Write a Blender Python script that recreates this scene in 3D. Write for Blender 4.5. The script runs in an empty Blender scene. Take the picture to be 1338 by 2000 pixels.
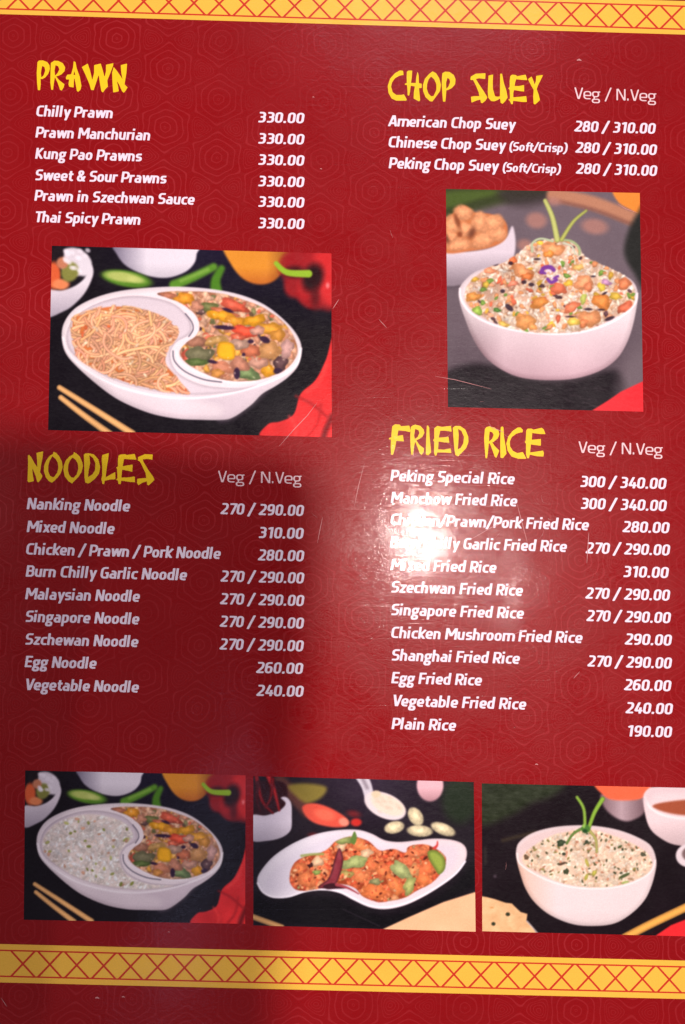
import bpy, math, random
import numpy as np
from mathutils import Vector, Matrix
random.seed(7); RNG = np.random.default_rng(7)
C = bpy.context.scene.collection
SC = bpy.context.scene

# ------------------------------------------------------------------ camera
FPX = 1455.0; CAMH = 0.225; TILT = math.radians(3.0)
cam_d = bpy.data.cameras.new('camera'); cam = bpy.data.objects.new('camera', cam_d); C.objects.link(cam)
cam_d.sensor_fit = 'VERTICAL'; cam_d.sensor_height = 36.0; cam_d.lens = 36.0 * FPX / 2000.0
cam_d.clip_start = 0.005; cam_d.clip_end = 50
cam.location = (0, 0, CAMH); cam.rotation_euler = (TILT, 0, 0)
SC.camera = cam
PX = 0.000155     # about one photograph pixel on the page, in metres

# ------------------------------------------------------------------ light
w = bpy.data.worlds.new('World'); SC.world = w; w.use_nodes = True
bg = w.node_tree.nodes['Background']; bg.inputs[0].default_value = (1.0, 0.87, 0.92, 1); bg.inputs[1].default_value = 0.20
SC.view_settings.view_transform = 'Standard'; SC.view_settings.look = 'None'
SC.view_settings.exposure = 0.0; SC.view_settings.gamma = 1.0

def lamp(name, loc, size, power, color, target=(0, 0, 0), sy=None):
    l = bpy.data.lights.new(name, 'AREA'); l.energy = power; l.color = color
    l.shape = 'DISK' if sy is None else 'RECTANGLE'; l.size = size
    if sy: l.size_y = sy
    o = bpy.data.objects.new(name, l); C.objects.link(o); o.location = loc
    o.rotation_euler = (Vector(target) - Vector(loc)).to_track_quat('-Z', 'Y').to_euler()
    return o
lamp('ceiling_lamp', (0.0857, 0.0175, 0.60), 0.026, 2.80, (1.0, 0.89, 0.83), (0.02, 0.03, 0))
lamp('small_lamp', (0.182, -0.0364, 0.60), 0.009, 0.50, (1.0, 0.93, 0.88))
lamp('left_fill', (-0.95, 0.15, 0.75), 0.45, 3.3, (1.0, 0.90, 0.96))  # fill added at the left to lift the shade, outside the film's mirror view
lamp('top_fill', (0.15, 1.0, 0.80), 0.50, 3.0, (0.93, 0.88, 1.0))  # second soft fill added beyond the page top, no window known there
lamp('blue_screen_light', (-0.19, -0.45, 1.0), 0.080, 0.32, (0.62, 0.62, 1.0), (-0.05, -0.1, 0), sy=0.5)

# ------------------------------------------------------------------ pixel -> page plane
_ct, _st = math.cos(TILT), math.sin(TILT)
def page(x, y):
    x = np.asarray(x, float); y = np.asarray(y, float)
    a = (x - 669.0) / FPX; b = -(y - 1000.0) / FPX
    dy = b * _ct + _st; dz = b * _st - _ct
    t = -CAMH / dz
    return a * t, dy * t

# ------------------------------------------------------------------ object helpers
def lin(c):
    c = np.asarray(c, float) / 255.0
    return np.where(c <= 0.04045, c / 12.92, ((c + 0.055) / 1.055) ** 2.4)

def mesh_obj(name, verts, faces, mat, parent=None, label=None):
    me = bpy.data.meshes.new(name)
    me.from_pydata([tuple(v) for v in verts], [], [tuple(f) for f in faces]); me.update()
    o = bpy.data.objects.new(name, me); C.objects.link(o)
    if mat: me.materials.append(mat)
    if parent is not None: o.parent = parent
    if label: o['label'] = label
    return o

def mesh_np(name, verts, loops, starts, mat, parent=None, label=None, colors=None):
    """verts (N,3), loops flat indices, starts per-face loop starts"""
    me = bpy.data.meshes.new(name)
    me.vertices.add(len(verts)); me.vertices.foreach_set('co', np.ascontiguousarray(verts, np.float32).ravel())
    me.loops.add(len(loops)); me.loops.foreach_set('vertex_index', np.asarray(loops, np.int32))
    me.polygons.add(len(starts)); me.polygons.foreach_set('loop_start', np.asarray(starts, np.int32))
    if colors is not None:
        at = me.color_attributes.new('print_colour', 'FLOAT_COLOR', 'POINT')
        c4 = np.ones((len(verts), 4), np.float32); c4[:, :3] = colors
        at.data.foreach_set('color', c4.ravel())
    me.update(calc_edges=True); me.validate()
    o = bpy.data.objects.new(name, me); C.objects.link(o); me.materials.append(mat)
    if parent is not None: o.parent = parent
    if label: o['label'] = label
    return o

# ------------------------------------------------------------------ materials
def film_group():
    """the shared laminate relief: orange-peel, crinkles and hair scratches -> Normal, plus roughness"""
    g = bpy.data.node_groups.new('laminate_film', 'ShaderNodeTree')
    g.interface.new_socket('Normal', in_out='OUTPUT', socket_type='NodeSocketVector')
    g.interface.new_socket('Roughness', in_out='OUTPUT', socket_type='NodeSocketFloat')
    g.interface.new_socket('CoatRough', in_out='OUTPUT', socket_type='NodeSocketFloat')
    N = g.nodes; Lk = g.links
    out = N.new('NodeGroupOutput'); geo = N.new('ShaderNodeNewGeometry')
    def mp(rot, sc):
        m = N.new('ShaderNodeMapping'); m.inputs['Rotation'].default_value = (0, 0, rot); m.inputs['Scale'].default_value = sc
        Lk.new(geo.outputs['Position'], m.inputs[0]); return m.outputs[0]
    def noise(vec, scale, detail=2, rough=.5, dist=0):
        n = N.new('ShaderNodeTexNoise'); n.inputs['Scale'].default_value = scale; n.inputs['Detail'].default_value = detail
        n.inputs['Roughness'].default_value = rough; n.inputs['Distortion'].default_value = dist
        Lk.new(vec, n.inputs['Vector']); return n.outputs['Fac']
    def math_(op, a, b=None, c=None):
        m = N.new('ShaderNodeMath'); m.operation = op
        for i, v in enumerate((a, b, c)):
            if v is None: continue
            if isinstance(v, (int, float)): m.inputs[i].default_value = v
            else: Lk.new(v, m.inputs[i])
        return m.outputs[0]
    def mr(v, a, b, c=0., d=1.):
        m = N.new('ShaderNodeMapRange'); m.interpolation_type = 'SMOOTHSTEP'
        Lk.new(v, m.inputs[0]); m.inputs[1].default_value = a; m.inputs[2].default_value = b
        m.inputs[3].default_value = c; m.inputs[4].default_value = d; return m.outputs[0]
    pos = geo.outputs['Position']
    h = math_('MULTIPLY', noise(pos, 26, 2), 0.0005)                      # gentle waviness
    h = math_('ADD', h, math_('MULTIPLY', noise(mp(0.2, (1, 2.0, 1)), 330, 3, .6, .6), 0.000036))   # crinkles
    h = math_('ADD', h, math_('MULTIPLY', noise(mp(-.4, (1, 2.6, 1)), 800, 3, .6, .8), 0.000022))
    h = math_('ADD', h, math_('MULTIPLY', noise(pos, 1500, 2), 0.0000085))  # orange peel
    scr = None
    for rot, sc, th, amp in ((0.35, (30, 700, 1), .69, 1), (-0.5, (26, 800, 1), .70, 1), (1.1, (28, 750, 1), .70, 1), (1.75, (22, 640, 1), .71, 1), (2.5, (35, 900, 1), .71, 1)):
        s = mr(noise(mp(rot, sc), 1.0, 1, .5, .15), th, th + .05)
        scr = s if scr is None else math_('MAXIMUM', scr, s)
    h = math_('SUBTRACT', h, math_('MULTIPLY', scr, 0.000007))
    b = N.new('ShaderNodeBump'); b.inputs['Strength'].default_value = 1.0; b.inputs['Distance'].default_value = 1.0
    Lk.new(h, b.inputs['Height'])
    rg = mr(noise(pos, 60, 4, .6), .3, .7, .27, .39)
    rg = math_('ADD', rg, mr(noise(mp(.3, (1, 2.4, 1)), 420, 4, .65, 1.2), .3, .7, -.07, .07))
    cr = mr(noise(pos, 110, 4, .65), .35, .75, .035, .08)
    cr = math_('ADD', cr, math_('MULTIPLY', scr, .10))
    Lk.new(b.outputs[0], out.inputs[0]); Lk.new(rg, out.inputs[1]); Lk.new(cr, out.inputs[2])
    return g
FILM = film_group()

def laminate(name, color=None, attr=None, build=None, grain=0.06, spec=0.15):
    m = bpy.data.materials.new(name); m.use_nodes = True
    nt = m.node_tree; N = nt.nodes; Lk = nt.links
    p = N['Principled BSDF']
    f = N.new('ShaderNodeGroup'); f.node_tree = FILM
    Lk.new(f.outputs['Normal'], p.inputs['Normal']); Lk.new(f.outputs['Normal'], p.inputs['Coat Normal'])
    Lk.new(f.outputs['Roughness'], p.inputs['Roughness']); Lk.new(f.outputs['CoatRough'], p.inputs['Coat Roughness'])
    p.inputs['Coat Weight'].default_value = 0.15; p.inputs['Specular IOR Level'].default_value = spec
    if attr:
        a = N.new('ShaderNodeAttribute'); a.attribute_name = attr; src = a.outputs['Color']
    elif build: src = build(nt)
    else:
        r = N.new('ShaderNodeRGB'); r.outputs[0].default_value = (*lin(color), 1); src = r.outputs[0]
    # print grain
    geo = N.new('ShaderNodeNewGeometry')
    n = N.new('ShaderNodeTexNoise'); n.inputs['Scale'].default_value = 2600; n.inputs['Detail'].default_value = 1
    Lk.new(geo.outputs['Position'], n.inputs['Vector'])
    n2 = N.new('ShaderNodeTexNoise'); n2.inputs['Scale'].default_value = 45; n2.inputs['Detail'].default_value = 4
    Lk.new(geo.outputs['Position'], n2.inputs['Vector'])
    mr = N.new('ShaderNodeMapRange'); Lk.new(n.outputs['Fac'], mr.inputs[0])
    mr.inputs[1].default_value = .25; mr.inputs[2].default_value = .75; mr.inputs[3].default_value = 1 - grain; mr.inputs[4].default_value = 1 + grain
    mr2 = N.new('ShaderNodeMapRange'); Lk.new(n2.outputs['Fac'], mr2.inputs[0])
    mr2.inputs[1].default_value = .3; mr2.inputs[2].default_value = .7; mr2.inputs[3].default_value = .96; mr2.inputs[4].default_value = 1.04
    mm = N.new('ShaderNodeMath'); mm.operation = 'MULTIPLY'; Lk.new(mr.outputs[0], mm.inputs[0]); Lk.new(mr2.outputs[0], mm.inputs[1])
    vm = N.new('ShaderNodeVectorMath'); vm.operation = 'SCALE'; Lk.new(src, vm.inputs[0]); Lk.new(mm.outputs[0], vm.inputs['Scale'])
    Lk.new(vm.outputs[0], p.inputs['Base Color'])
    return m

def red_pattern(nt):
    """red print with fine concentric hexagon lines, laid out on a triangular lattice"""
    N = nt.nodes; Lk = nt.links
    geo = N.new('ShaderNodeNewGeometry'); sep = N.new('ShaderNodeSeparateXYZ')
    # slight wobble of the drawn lines
    nz = N.new('ShaderNodeTexNoise'); nz.inputs['Scale'].default_value = 320; nz.inputs['Detail'].default_value = 0
    Lk.new(geo.outputs['Position'], nz.inputs['Vector'])
    sb = N.new('ShaderNodeVectorMath'); sb.operation = 'SUBTRACT'; Lk.new(nz.outputs['Color'], sb.inputs[0]); sb.inputs[1].default_value = (.5, .5, .5)
    sc = N.new('ShaderNodeVectorMath'); sc.operation = 'SCALE'; Lk.new(sb.outputs[0], sc.inputs[0]); sc.inputs['Scale'].default_value = .0009
    ad = N.new('ShaderNodeVectorMath'); ad.operation = 'ADD'; Lk.new(geo.outputs['Position'], ad.inputs[0]); Lk.new(sc.outputs[0], ad.inputs[1])
    Lk.new(ad.outputs[0], sep.inputs[0])
    def M(op, a, b=None, c=None):
        m = N.new('ShaderNodeMath'); m.operation = op
        for i, v in enumerate((a, b, c)):
            if v is None: continue
            if isinstance(v, (int, float)): m.inputs[i].default_value = v
            else: Lk.new(v, m.inputs[i])
        return m.outputs[0]
    x0, y0 = [float(v) for v in page(1040, 95)]; xe, ye = [float(v) for v in page(1243, 100)]
    per = math.hypot(xe - x0, ye - y0); ang0 = math.atan2(ye - y0, xe - x0)
    k = 2 * math.pi / (per / 2)
    X = M('SUBTRACT', sep.outputs[0], x0); Y = M('SUBTRACT', sep.outputs[1], y0)
    s2 = None
    for a in (math.pi / 6, math.pi / 2, 5 * math.pi / 6):
        a += ang0; k2 = k * math.sqrt(3)
        cs = M('COSINE', M('ADD', M('MULTIPLY', X, k2 * math.cos(a)), M('MULTIPLY', Y, k2 * math.sin(a))))
        s2 = cs if s2 is None else M('ADD', s2, cs)
    g = None
    for a in (0, math.pi / 3, 2 * math.pi / 3):
        a += ang0
        ph = M('ADD', M('MULTIPLY', X, k * math.cos(a)), M('MULTIPLY', Y, k * math.sin(a)))
        cs = M('COSINE', ph); cs = M('ADD', M('MULTIPLY', cs, .75), M('MULTIPLY', M('ARCSINE', cs), .25 * 2 / math.pi)); g = cs if g is None else M('ADD', g, cs)
    outer = M('MULTIPLY', M('SQRT', M('DIVIDE', M('SUBTRACT', 3.0, M('MAXIMUM', g, -1.0)), 4.0)), 6.0)
    inner = M('MULTIPLY', M('SUBTRACT', 1.0, M('SQRT', M('DIVIDE', M('MAXIMUM', M('ADD', M('MINIMUM', g, -1.0), 1.375), 0.0), .375))), 3.4)
    th = M('ADD', M('ADD', outer, inner), M('MULTIPLY', s2, .28))
    fr = M('ABSOLUTE', M('SUBTRACT', M('FRACT', th), .5))
    ln = N.new('ShaderNodeMapRange'); ln.interpolation_type = 'SMOOTHSTEP'
    Lk.new(fr, ln.inputs[0]); ln.inputs[1].default_value = .04; ln.inputs[2].default_value = .14; ln.inputs[3].default_value = 1; ln.inputs[4].default_value = 0
    n2 = N.new('ShaderNodeTexNoise'); n2.inputs['Scale'].default_value = 22; n2.inputs['Detail'].default_value = 2
    Lk.new(geo.outputs['Position'], n2.inputs['Vector'])
    st = N.new('ShaderNodeMapRange'); Lk.new(n2.outputs['Fac'], st.inputs[0])
    st.inputs[1].default_value = .35; st.inputs[2].default_value = .65; st.inputs[3].default_value = .35; st.inputs[4].default_value = 1.0
    f = M('MULTIPLY', ln.outputs[0], st.outputs[0])
    mx = N.new('ShaderNodeMix'); mx.data_type = 'RGBA'; Lk.new(f, mx.inputs['Factor'])
    mx.inputs[6].default_value = (0.268, 0.0030, 0.0054, 1); mx.inputs[7].default_value = (0.335, 0.015, 0.020, 1)
    return mx.outputs[2]

M_RED = laminate('red_patterned_print', build=red_pattern)
M_WHITE = laminate('white_ink', (240, 226, 240), grain=.03)
M_PINK = laminate('pale_pink_ink', (240, 208, 212), grain=.03)
M_YELLOW = laminate('yellow_ink', (246, 204, 34), grain=.05)
M_BAND = laminate('golden_band_ink', (244, 190, 72), grain=.05)
M_LINE = laminate('red_line_ink', (206, 54, 38), grain=.05)
M_PHOTO = laminate('photo_print', attr='print_colour', grain=.05)

def plain(name, col, rough, metal=0.0):
    m = bpy.data.materials.new(name); m.use_nodes = True; p = m.node_tree.nodes['Principled BSDF']
    N = m.node_tree.nodes; n = N.new('ShaderNodeTexNoise'); n.inputs['Scale'].default_value = 40; n.inputs['Detail'].default_value = 5
    r = N.new('ShaderNodeMapRange'); m.node_tree.links.new(n.outputs['Fac'], r.inputs[0])
    r.inputs[3].default_value = rough * .8; r.inputs[4].default_value = min(1, rough * 1.2)
    m.node_tree.links.new(r.outputs[0], p.inputs['Roughness'])
    p.inputs['Base Color'].default_value = (*lin(col), 1); p.inputs['Metallic'].default_value = metal
    return m

# ------------------------------------------------------------------ table and page sheet
def rounded_slab(name, pts, r, z0, z1, mat, parent=None, seg=6, bev=0.0):
    """pts: 4 corners in order; corner radius r"""
    out = []
    n = len(pts)
    for i in range(n):
        p0 = Vector(pts[i - 1]); p = Vector(pts[i]); p2 = Vector(pts[(i + 1) % n])
        a = (p0 - p).normalized(); b = (p2 - p).normalized()
        A = p + a * r; B = p + b * r
        for s in range(seg + 1):
            t = s / seg
            out.append((A * (1 - t) ** 2 + p * 2 * t * (1 - t) + B * t * t))
    m = len(out); c = sum(out, Vector((0, 0))) / m
    rings = [(z0, 0)] + ([(z1 - bev, 0), (z1, bev)] if bev else [(z1, 0)])
    vs = []; fs = []
    for z, ins in rings:
        for p in out:
            q = p + (c - p).normalized() * ins
            vs.append((q.x, q.y, z))
    for k in range(len(rings) - 1):
        for i in range(m):
            j = (i + 1) % m
            fs.append((k * m + i, k * m + j, (k + 1) * m + j, (k + 1) * m + i))
    fs.append(tuple(range((len(rings) - 1) * m, len(rings) * m))); fs.append(tuple(reversed(range(m))))
    return mesh_obj(name, vs, fs, mat, parent)

def wood():
    m = plain('dark_wood', (70, 42, 28), .45); N = m.node_tree.nodes; L = m.node_tree.links; p = N['Principled BSDF']
    tc = N.new('ShaderNodeTexCoord'); mp = N.new('ShaderNodeMapping'); mp.inputs['Scale'].default_value = (2, 30, 2)
    L.new(tc.outputs['Object'], mp.inputs[0]); n = N.new('ShaderNodeTexNoise'); n.inputs['Scale'].default_value = 3; n.inputs['Detail'].default_value = 6
    L.new(mp.outputs[0], n.inputs['Vector']); cr = N.new('ShaderNodeValToRGB'); L.new(n.outputs['Fac'], cr.inputs[0])
    cr.color_ramp.elements[0].color = (.02, .01, .006, 1); cr.color_ramp.elements[1].color = (.10, .045, .022, 1)
    L.new(cr.outputs[0], p.inputs['Base Color']); return m
tb = rounded_slab('table_top', [(-.6, -.45), (.6, -.45), (.6, .45), (-.6, .45)], .02, -.031, -.0012, wood(), bev=.003)
tb['kind'] = 'structure'

menu = bpy.data.objects.new('menu_page', None); C.objects.link(menu); menu.empty_display_size = .05
menu['label'] = 'glossy laminated red restaurant menu page with yellow headings, white dish lists and five food photos'
menu['category'] = 'menu'
def pc(x, y): a, b = page(x, y); return (float(a), float(b))
corners = [pc(-62, 2085), pc(1432, 2110), pc(1405, -60), pc(-50, -95)]
rounded_slab('page_sheet', corners, .003, -.0010, 0.0, M_RED, menu, bev=.00015)

Z1, Z2, Z3 = 2e-5, 4e-5, 6e-5        # layers of ink

# ------------------------------------------------------------------ border bands
def quad_obj(name, pts, z, mat, parent, label=None):
    v = [(*pc(*p), z) for p in pts]
    if sum(v[i][0] * v[(i + 1) % 4][1] - v[(i + 1) % 4][0] * v[i][1] for i in range(4)) < 0: v.reverse()
    return mesh_obj(name, v, [(0, 1, 2, 3)], mat, parent, label)

def band(ytop, slope, hgt, inset, xc, period, lw, label):
    x0, x1 = -58, 1410
    Y = lambda x, o: ytop + slope * x + o
    b = quad_obj('border_band', [(x0, Y(x0, hgt)), (x1, Y(x1, hgt)), (x1, Y(x1, 0)), (x0, Y(x0, 0))], Z1, M_BAND, menu, label)
    for o in (inset, hgt - inset):
        quad_obj('edge_line', [(x0, Y(x0, o + lw / 2)), (x1, Y(x1, o + lw / 2)), (x1, Y(x1, o - lw / 2)), (x0, Y(x0, o - lw / 2))], Z2, M_LINE, b)
    hw = period * .445; hh = hgt / 2 - inset; t = lw * .62
    k0 = int((x0 - xc) / period) + 1; k1 = int((x1 - xc) / period)
    for k in range(k0, k1):
        cx = xc + k * period; cy = Y(cx, hgt / 2)
        fs = []; vs = []
        for s in (1, -1):
            d = np.array([hw, s * hh]); n = np.array([-d[1], d[0]]); n = n / np.linalg.norm(n) * t
            # the second diagonal sits a hair above so the faces never share a plane
            q = [(-d - n), (d - n), (d + n), (-d + n)]
            i0 = len(vs)
            for p in q: 
                a = pc(cx + p[0], cy + p[1] + slope * p[0]); vs.append((a[0], a[1], Z3 if s > 0 else Z3 + 1e-5))
            a, b2, c2 = vs[i0], vs[i0 + 1], vs[i0 + 2]
            cr = (b2[0] - a[0]) * (c2[1] - a[1]) - (b2[1] - a[1]) * (c2[0] - a[0])
            fs.append((i0, i0 + 1, i0 + 2, i0 + 3) if cr > 0 else (i0 + 3, i0 + 2, i0 + 1, i0))
        mesh_obj('cross', vs, fs, M_LINE, b)
band(-38.0, .0300, 65.5, 10.3, 84.4, 49.1, 2.9, 'golden lattice border along the top of the page')
band(1843.7, .0243, 75.0, 12.2, 44.8, 52.6, 2.9, 'golden lattice border along the bottom of the page')

# ------------------------------------------------------------------ marching squares on a signed distance field
def contour_mesh(S, gx, gy):
    """S[j,i] < 0 inside, at gx[i], gy[j] -> verts (N,2), faces list"""
    vid = {}; vs = []; fs = []
    def vert(key, x, y):
        if key not in vid: vid[key] = len(vs); vs.append((x, y))
        return vid[key]
    ny, nx = S.shape
    ins = S < 0
    for j in range(ny - 1):
        for i in range(nx - 1):
            q = ((i, j), (i + 1, j), (i + 1, j + 1), (i, j + 1))
            f = [ins[b, a] for a, b in q]
            if not any(f): continue
            poly = []
            for k in range(4):
                a = q[k]; b = q[(k + 1) % 4]
                if f[k]: poly.append(vert(a, gx[a[0]], gy[a[1]]))
                if f[k] != f[(k + 1) % 4]:
                    sa = S[a[1], a[0]]; sb = S[b[1], b[0]]; t = sa / (sa - sb)
                    t = min(max(t, .03), .97)
                    key = (min(a, b), max(a, b))
                    poly.append(vert(key, gx[a[0]] + (gx[b[0]] - gx[a[0]]) * t, gy[a[1]] + (gy[b[1]] - gy[a[1]]) * t))
            if len(poly) >= 3: fs.append(poly)
    return np.array(vs), fs

def seg_dist(px, py, ax, ay, bx, by, cap0=False, cap1=False):
    dx, dy = bx - ax, by - ay; L = math.hypot(dx, dy) + 1e-9
    ux, uy = dx / L, dy / L
    t = (px - ax) * ux + (py - ay) * uy; n = np.abs((px - ax) * -uy + (py - ay) * ux)
    tc = np.clip(t, 0, L); d = np.hypot(px - ax - tc * ux, py - ay - tc * uy)
    return d, t, L

def poly_sd(px, py, pts):
    d = np.full(px.shape, 1e9); s = np.ones(px.shape, bool); inside = np.zeros(px.shape, bool)
    n = len(pts)
    for i in range(n):
        ax, ay = pts[i]; bx, by = pts[(i + 1) % n]
        dd, _, _ = seg_dist(px, py, ax, ay, bx, by); d = np.minimum(d, dd)
        c = ((ay > py) != (by > py))
        if abs(by - ay) > 1e-12:
            xi = (bx - ax) * (py - ay) / (by - ay) + ax
            inside ^= c & (px < xi)
    return np.where(inside, -d, d)

# ------------------------------------------------------------------ lettering: a squared, slanted bold face built from strokes
def glyphs(hx, hy):
    L = hx; R = 4.13 - hx; B = hy; T = 5 - hy; K = 7 - hy; Q = 4.55 - hx
    G = {}
    def g(ch, adv, strokes, lo=0.0, hi=7.0): G[ch] = (adv, strokes, lo, hi)
    O = lambda *p: ('o', p)
    X = lambda *p: ('c', p)
    rect = lambda a, b, c, d, r: X((a, b, r), (c, b, r), (c, d, r), (a, d, r))
    S = lambda x, y0, y1: O((x, y0), (x, y1))
    g('a', 4.65, [O((1.0, T), (R, T, 1.3), (R, 0)), O((R, B), (L, B, 1), (L, 2.75, 1), (R, 2.75))], 0, 5)
    g('b', 4.6, [S(L, 0, 7.3), O((L, T), (R, T, 1.3), (R, B, 1.3), (L, B))], 0, 7.3)
    g('c', 3.9, [O((3.6, T), (L, T, 1.4), (L, B, 1.4), (3.6, B))], 0, 5)
    g('d', 4.7, [S(R, 0, 7.3), O((R, T), (L, T, 1.3), (L, B, 1.3), (R, B))], 0, 7.3)
    g('e', 4.45, [O((3.7, B), (L, B, 1.4), (L, T, 1.4), (R, T, 1.4), (R, 2.3, .3), (L, 2.3))], 0, 5)
    g('f', 3.0, [O((3.2, 7.3 - hy), (1.5, 7.3 - hy, 1.2), (1.5, 0)), O((.2, T), (3.0, T))], 0, 7.3)
    g('g', 4.5, [rect(L, 1.75, 3.3, T, 1.1), O((3.2, T), (4.3, T)), O((1.3, 1.7), (1.0, .55)), rect(L - .15, -1.85, R, .15, .9)], -2.4, 5)
    g('h', 4.7, [S(L, 0, 7.3), O((L, T), (R, T, 1.4), (R, 0))], 0, 7.3)
    g('i', 2.35, [S(L, 0, 5), S(L, 6.0, 7.3)], 0, 7.3)
    g('k', 4.2, [S(L, 0, 7.3), O((3.9, 5.6), (1.4, 2.6), (4.1, -.7))], 0, 7.3)
    g('l', 2.4, [S(L, 0, 7.3)], 0, 7.3)
    g('m', 7.1, [S(L, 0, 5), O((L, T), (3.5, T, .9), (3.5, 0)), O((2.4, T), (6.4, T, 1.3), (6.4, 0))], 0, 5)
    g('n', 4.7, [S(L, 0, 5), O((L, T), (R, T, 1.4), (R, 0))], 0, 5)
    g('o', 4.6, [rect(L, B, R, T, 1.4)], 0, 5)
    g('p', 4.6, [S(L, -2.1, 5), O((L, T), (R, T, 1.3), (R, B, 1.3), (L, B))], -2.1, 5)
    g('r', 3.2, [S(L, 0, 5), O((L, 2.5), (L, T, 1.0), (3.05, T))], 0, 5)
    g('s', 4.1, [O((3.5, T), (L, T, 1.1), (L, 2.5, 1), (3.2, 2.5, 1), (3.2, B, 1.1), (.4, B))], 0, 5)
    g('t', 3.3, [O((1.4, 6.5), (1.4, B, 1.2), (3.1, B)), O((.2, T), (3.1, T))], 0, 6.5)
    g('u', 4.7, [O((L, 5), (L, B, 1.3), (R, B)), S(R, 0, 5)], 0, 5)
    g('w', 6.3, [O((.6, 5.2), (1.75, -.2)), O((1.75, .2), (3.15, 4.9)), O((3.15, 4.9), (4.5, .2)), O((4.5, -.2), (5.7, 5.2))], 0, 5)
    g('x', 4.2, [O((.3, 5.6), (3.8, -.6)), O((3.8, 5.6), (.3, -.6))], 0, 5)
    g('y', 4.3, [O((.6, 5.3), (2.2, .3)), O((3.75, 5.3), (1.5, -2.6))], -2.1, 5)
    g('z', 4.1, [O((.4, T), (3.3, T, .1), (.7, B, .1), (3.7, B))], 0, 5)
    g('A', 5.4, [O((.45, -.4), (2.5, 7.2)), O((2.9, 7.2), (4.75, -.4)), O((1.4, 2.0), (3.9, 2.0))])
    g('B', 5.0, [S(L, 0, 7), O((L, K), (3.8, K, 1.3), (3.8, 3.65, 1), (L, 3.65)), O((L, 3.65), (4.0, 3.65, 1.2), (4.0, B, 1.3), (L, B))])
    g('C', 4.6, [O((4.2, K), (L, K, 1.7), (L, B, 1.7), (4.2, B))])
    g('E', 4.5, [S(L, 0, 7), O((L, K), (4.1, K)), O((L, 3.6), (3.8, 3.6)), O((L, B), (4.1, B))])
    g('F', 4.3, [S(L, 0, 7), O((L, K), (4.1, K)), O((L, 3.4), (3.7, 3.4))])
    g('G', 5.1, [O((4.2, K), (L, K, 1.7), (L, B, 1.7), (4.05, B, .2), (4.05, 3.4, .1), (2.5, 3.4))])
    g('K', 4.9, [S(L, 0, 7), O((4.4, 7.6), (1.3, 3.7), (4.6, -.7))])
    g('M', 6.9, [S(L, 0, 7), O((.8, 7.3), (3.3, 2.2)), O((3.3, 2.2), (5.8, 7.3)), S(5.95, 0, 7)])
    g('N', 5.4, [S(L, 0, 7), O((.6, 7.4), (4.3, -.4)), S(4.3, 0, 7)])
    g('P', 4.9, [S(L, 0, 7), O((L, K), (4.1, K, 1.6), (4.1, 2.75, 1.6), (L, 2.75))])
    g('R', 5.0, [S(L, 0, 7), O((L, K), (4.0, K, 1.5), (4.0, 3.0, 1.5), (L, 3.0)), O((2.3, 3.0), (4.4, -.7))])
    g('S', 4.8, [O((4.2, K), (L, K, 1.4), (L, 3.55, 1.3), (Q, 3.55, 1.3), (Q, B, 1.4), (.3, B))])
    g('T', 4.5, [O((0.1, K), (4.5, K)), S(2.3, 0, 7)])
    g('V', 4.9, [O((.5, 7.4), (2.35, -.3)), O((2.5, -.3), (4.5, 7.4))])
    D = 4.5 - hx - .1
    g('0', 4.9, [rect(L, B, D, K, 1.5)])
    g('1', 4.0, [S(2.45, 0, 7), O((.4, 5.75), (2.4, 6.65))])
    g('2', 4.8, [O((.5, K), (D, K, 1.6), (D, 4.0, .9), (L, B + .1, .2), (L + .2, B), (4.4, B))])
    g('3', 4.8, [O((.5, K), (D - .1, K, 1.4), (D - .1, 3.65, 1.1), (1.3, 3.65)), O((1.3, 3.65), (D, 3.65, 1.1), (D, B, 1.4), (.4, B))])
    g('4', 4.9, [O((2.6, 7.5), (.75, 1.9, .2), (4.7, 1.9)), S(3.3, 0, 3.9)])
    g('6', 4.9, [rect(L, B, D, 4.0, 1.3), O((L, 2.5), (L, K, 1.6), (3.9, K))])
    g('7', 4.5, [O((.3, K), (4.0, K, .3), (1.7, -.4))])
    g('8', 4.9, [rect(L, B, D, 3.6, 1.2), rect(L + .15, 3.6, D - .15, K, 1.2)])
    g('9', 4.9, [rect(L, 3.0, D, K, 1.3), O((D, 4.5), (D, B, 1.6), (.8, B))])
    g('.', 2.3, [S(L + .1, 0, 1.35)], 0, 1.4)
    g('/', 3.7, [O((.1, -1.0), (3.1, 7.6))], -1.0, 7.6)
    g('(', 2.6, [O((2.5, 7.9), (L, 6.2, 1.8), (L, .4, 1.8), (2.5, -1.4))], -1.5, 7.8)
    g(')', 2.8, [O((.2, 7.9), (2.2, 6.2, 1.8), (2.2, .4, 1.8), (.2, -1.4))], -1.5, 7.8)
    g('&', 5.4, [O((4.9, -.4), (1.15, 4.9, .8), (1.15, K, 1.0), (3.3, K, 1.0), (3.3, 4.4, 1.0), (L, 3.1, .9), (L, B, 1.2), (3.5, B, 1.5), (4.6, 3.4))])
    G[' '] = (2.2, [], 0, 7)
    return G

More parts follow.
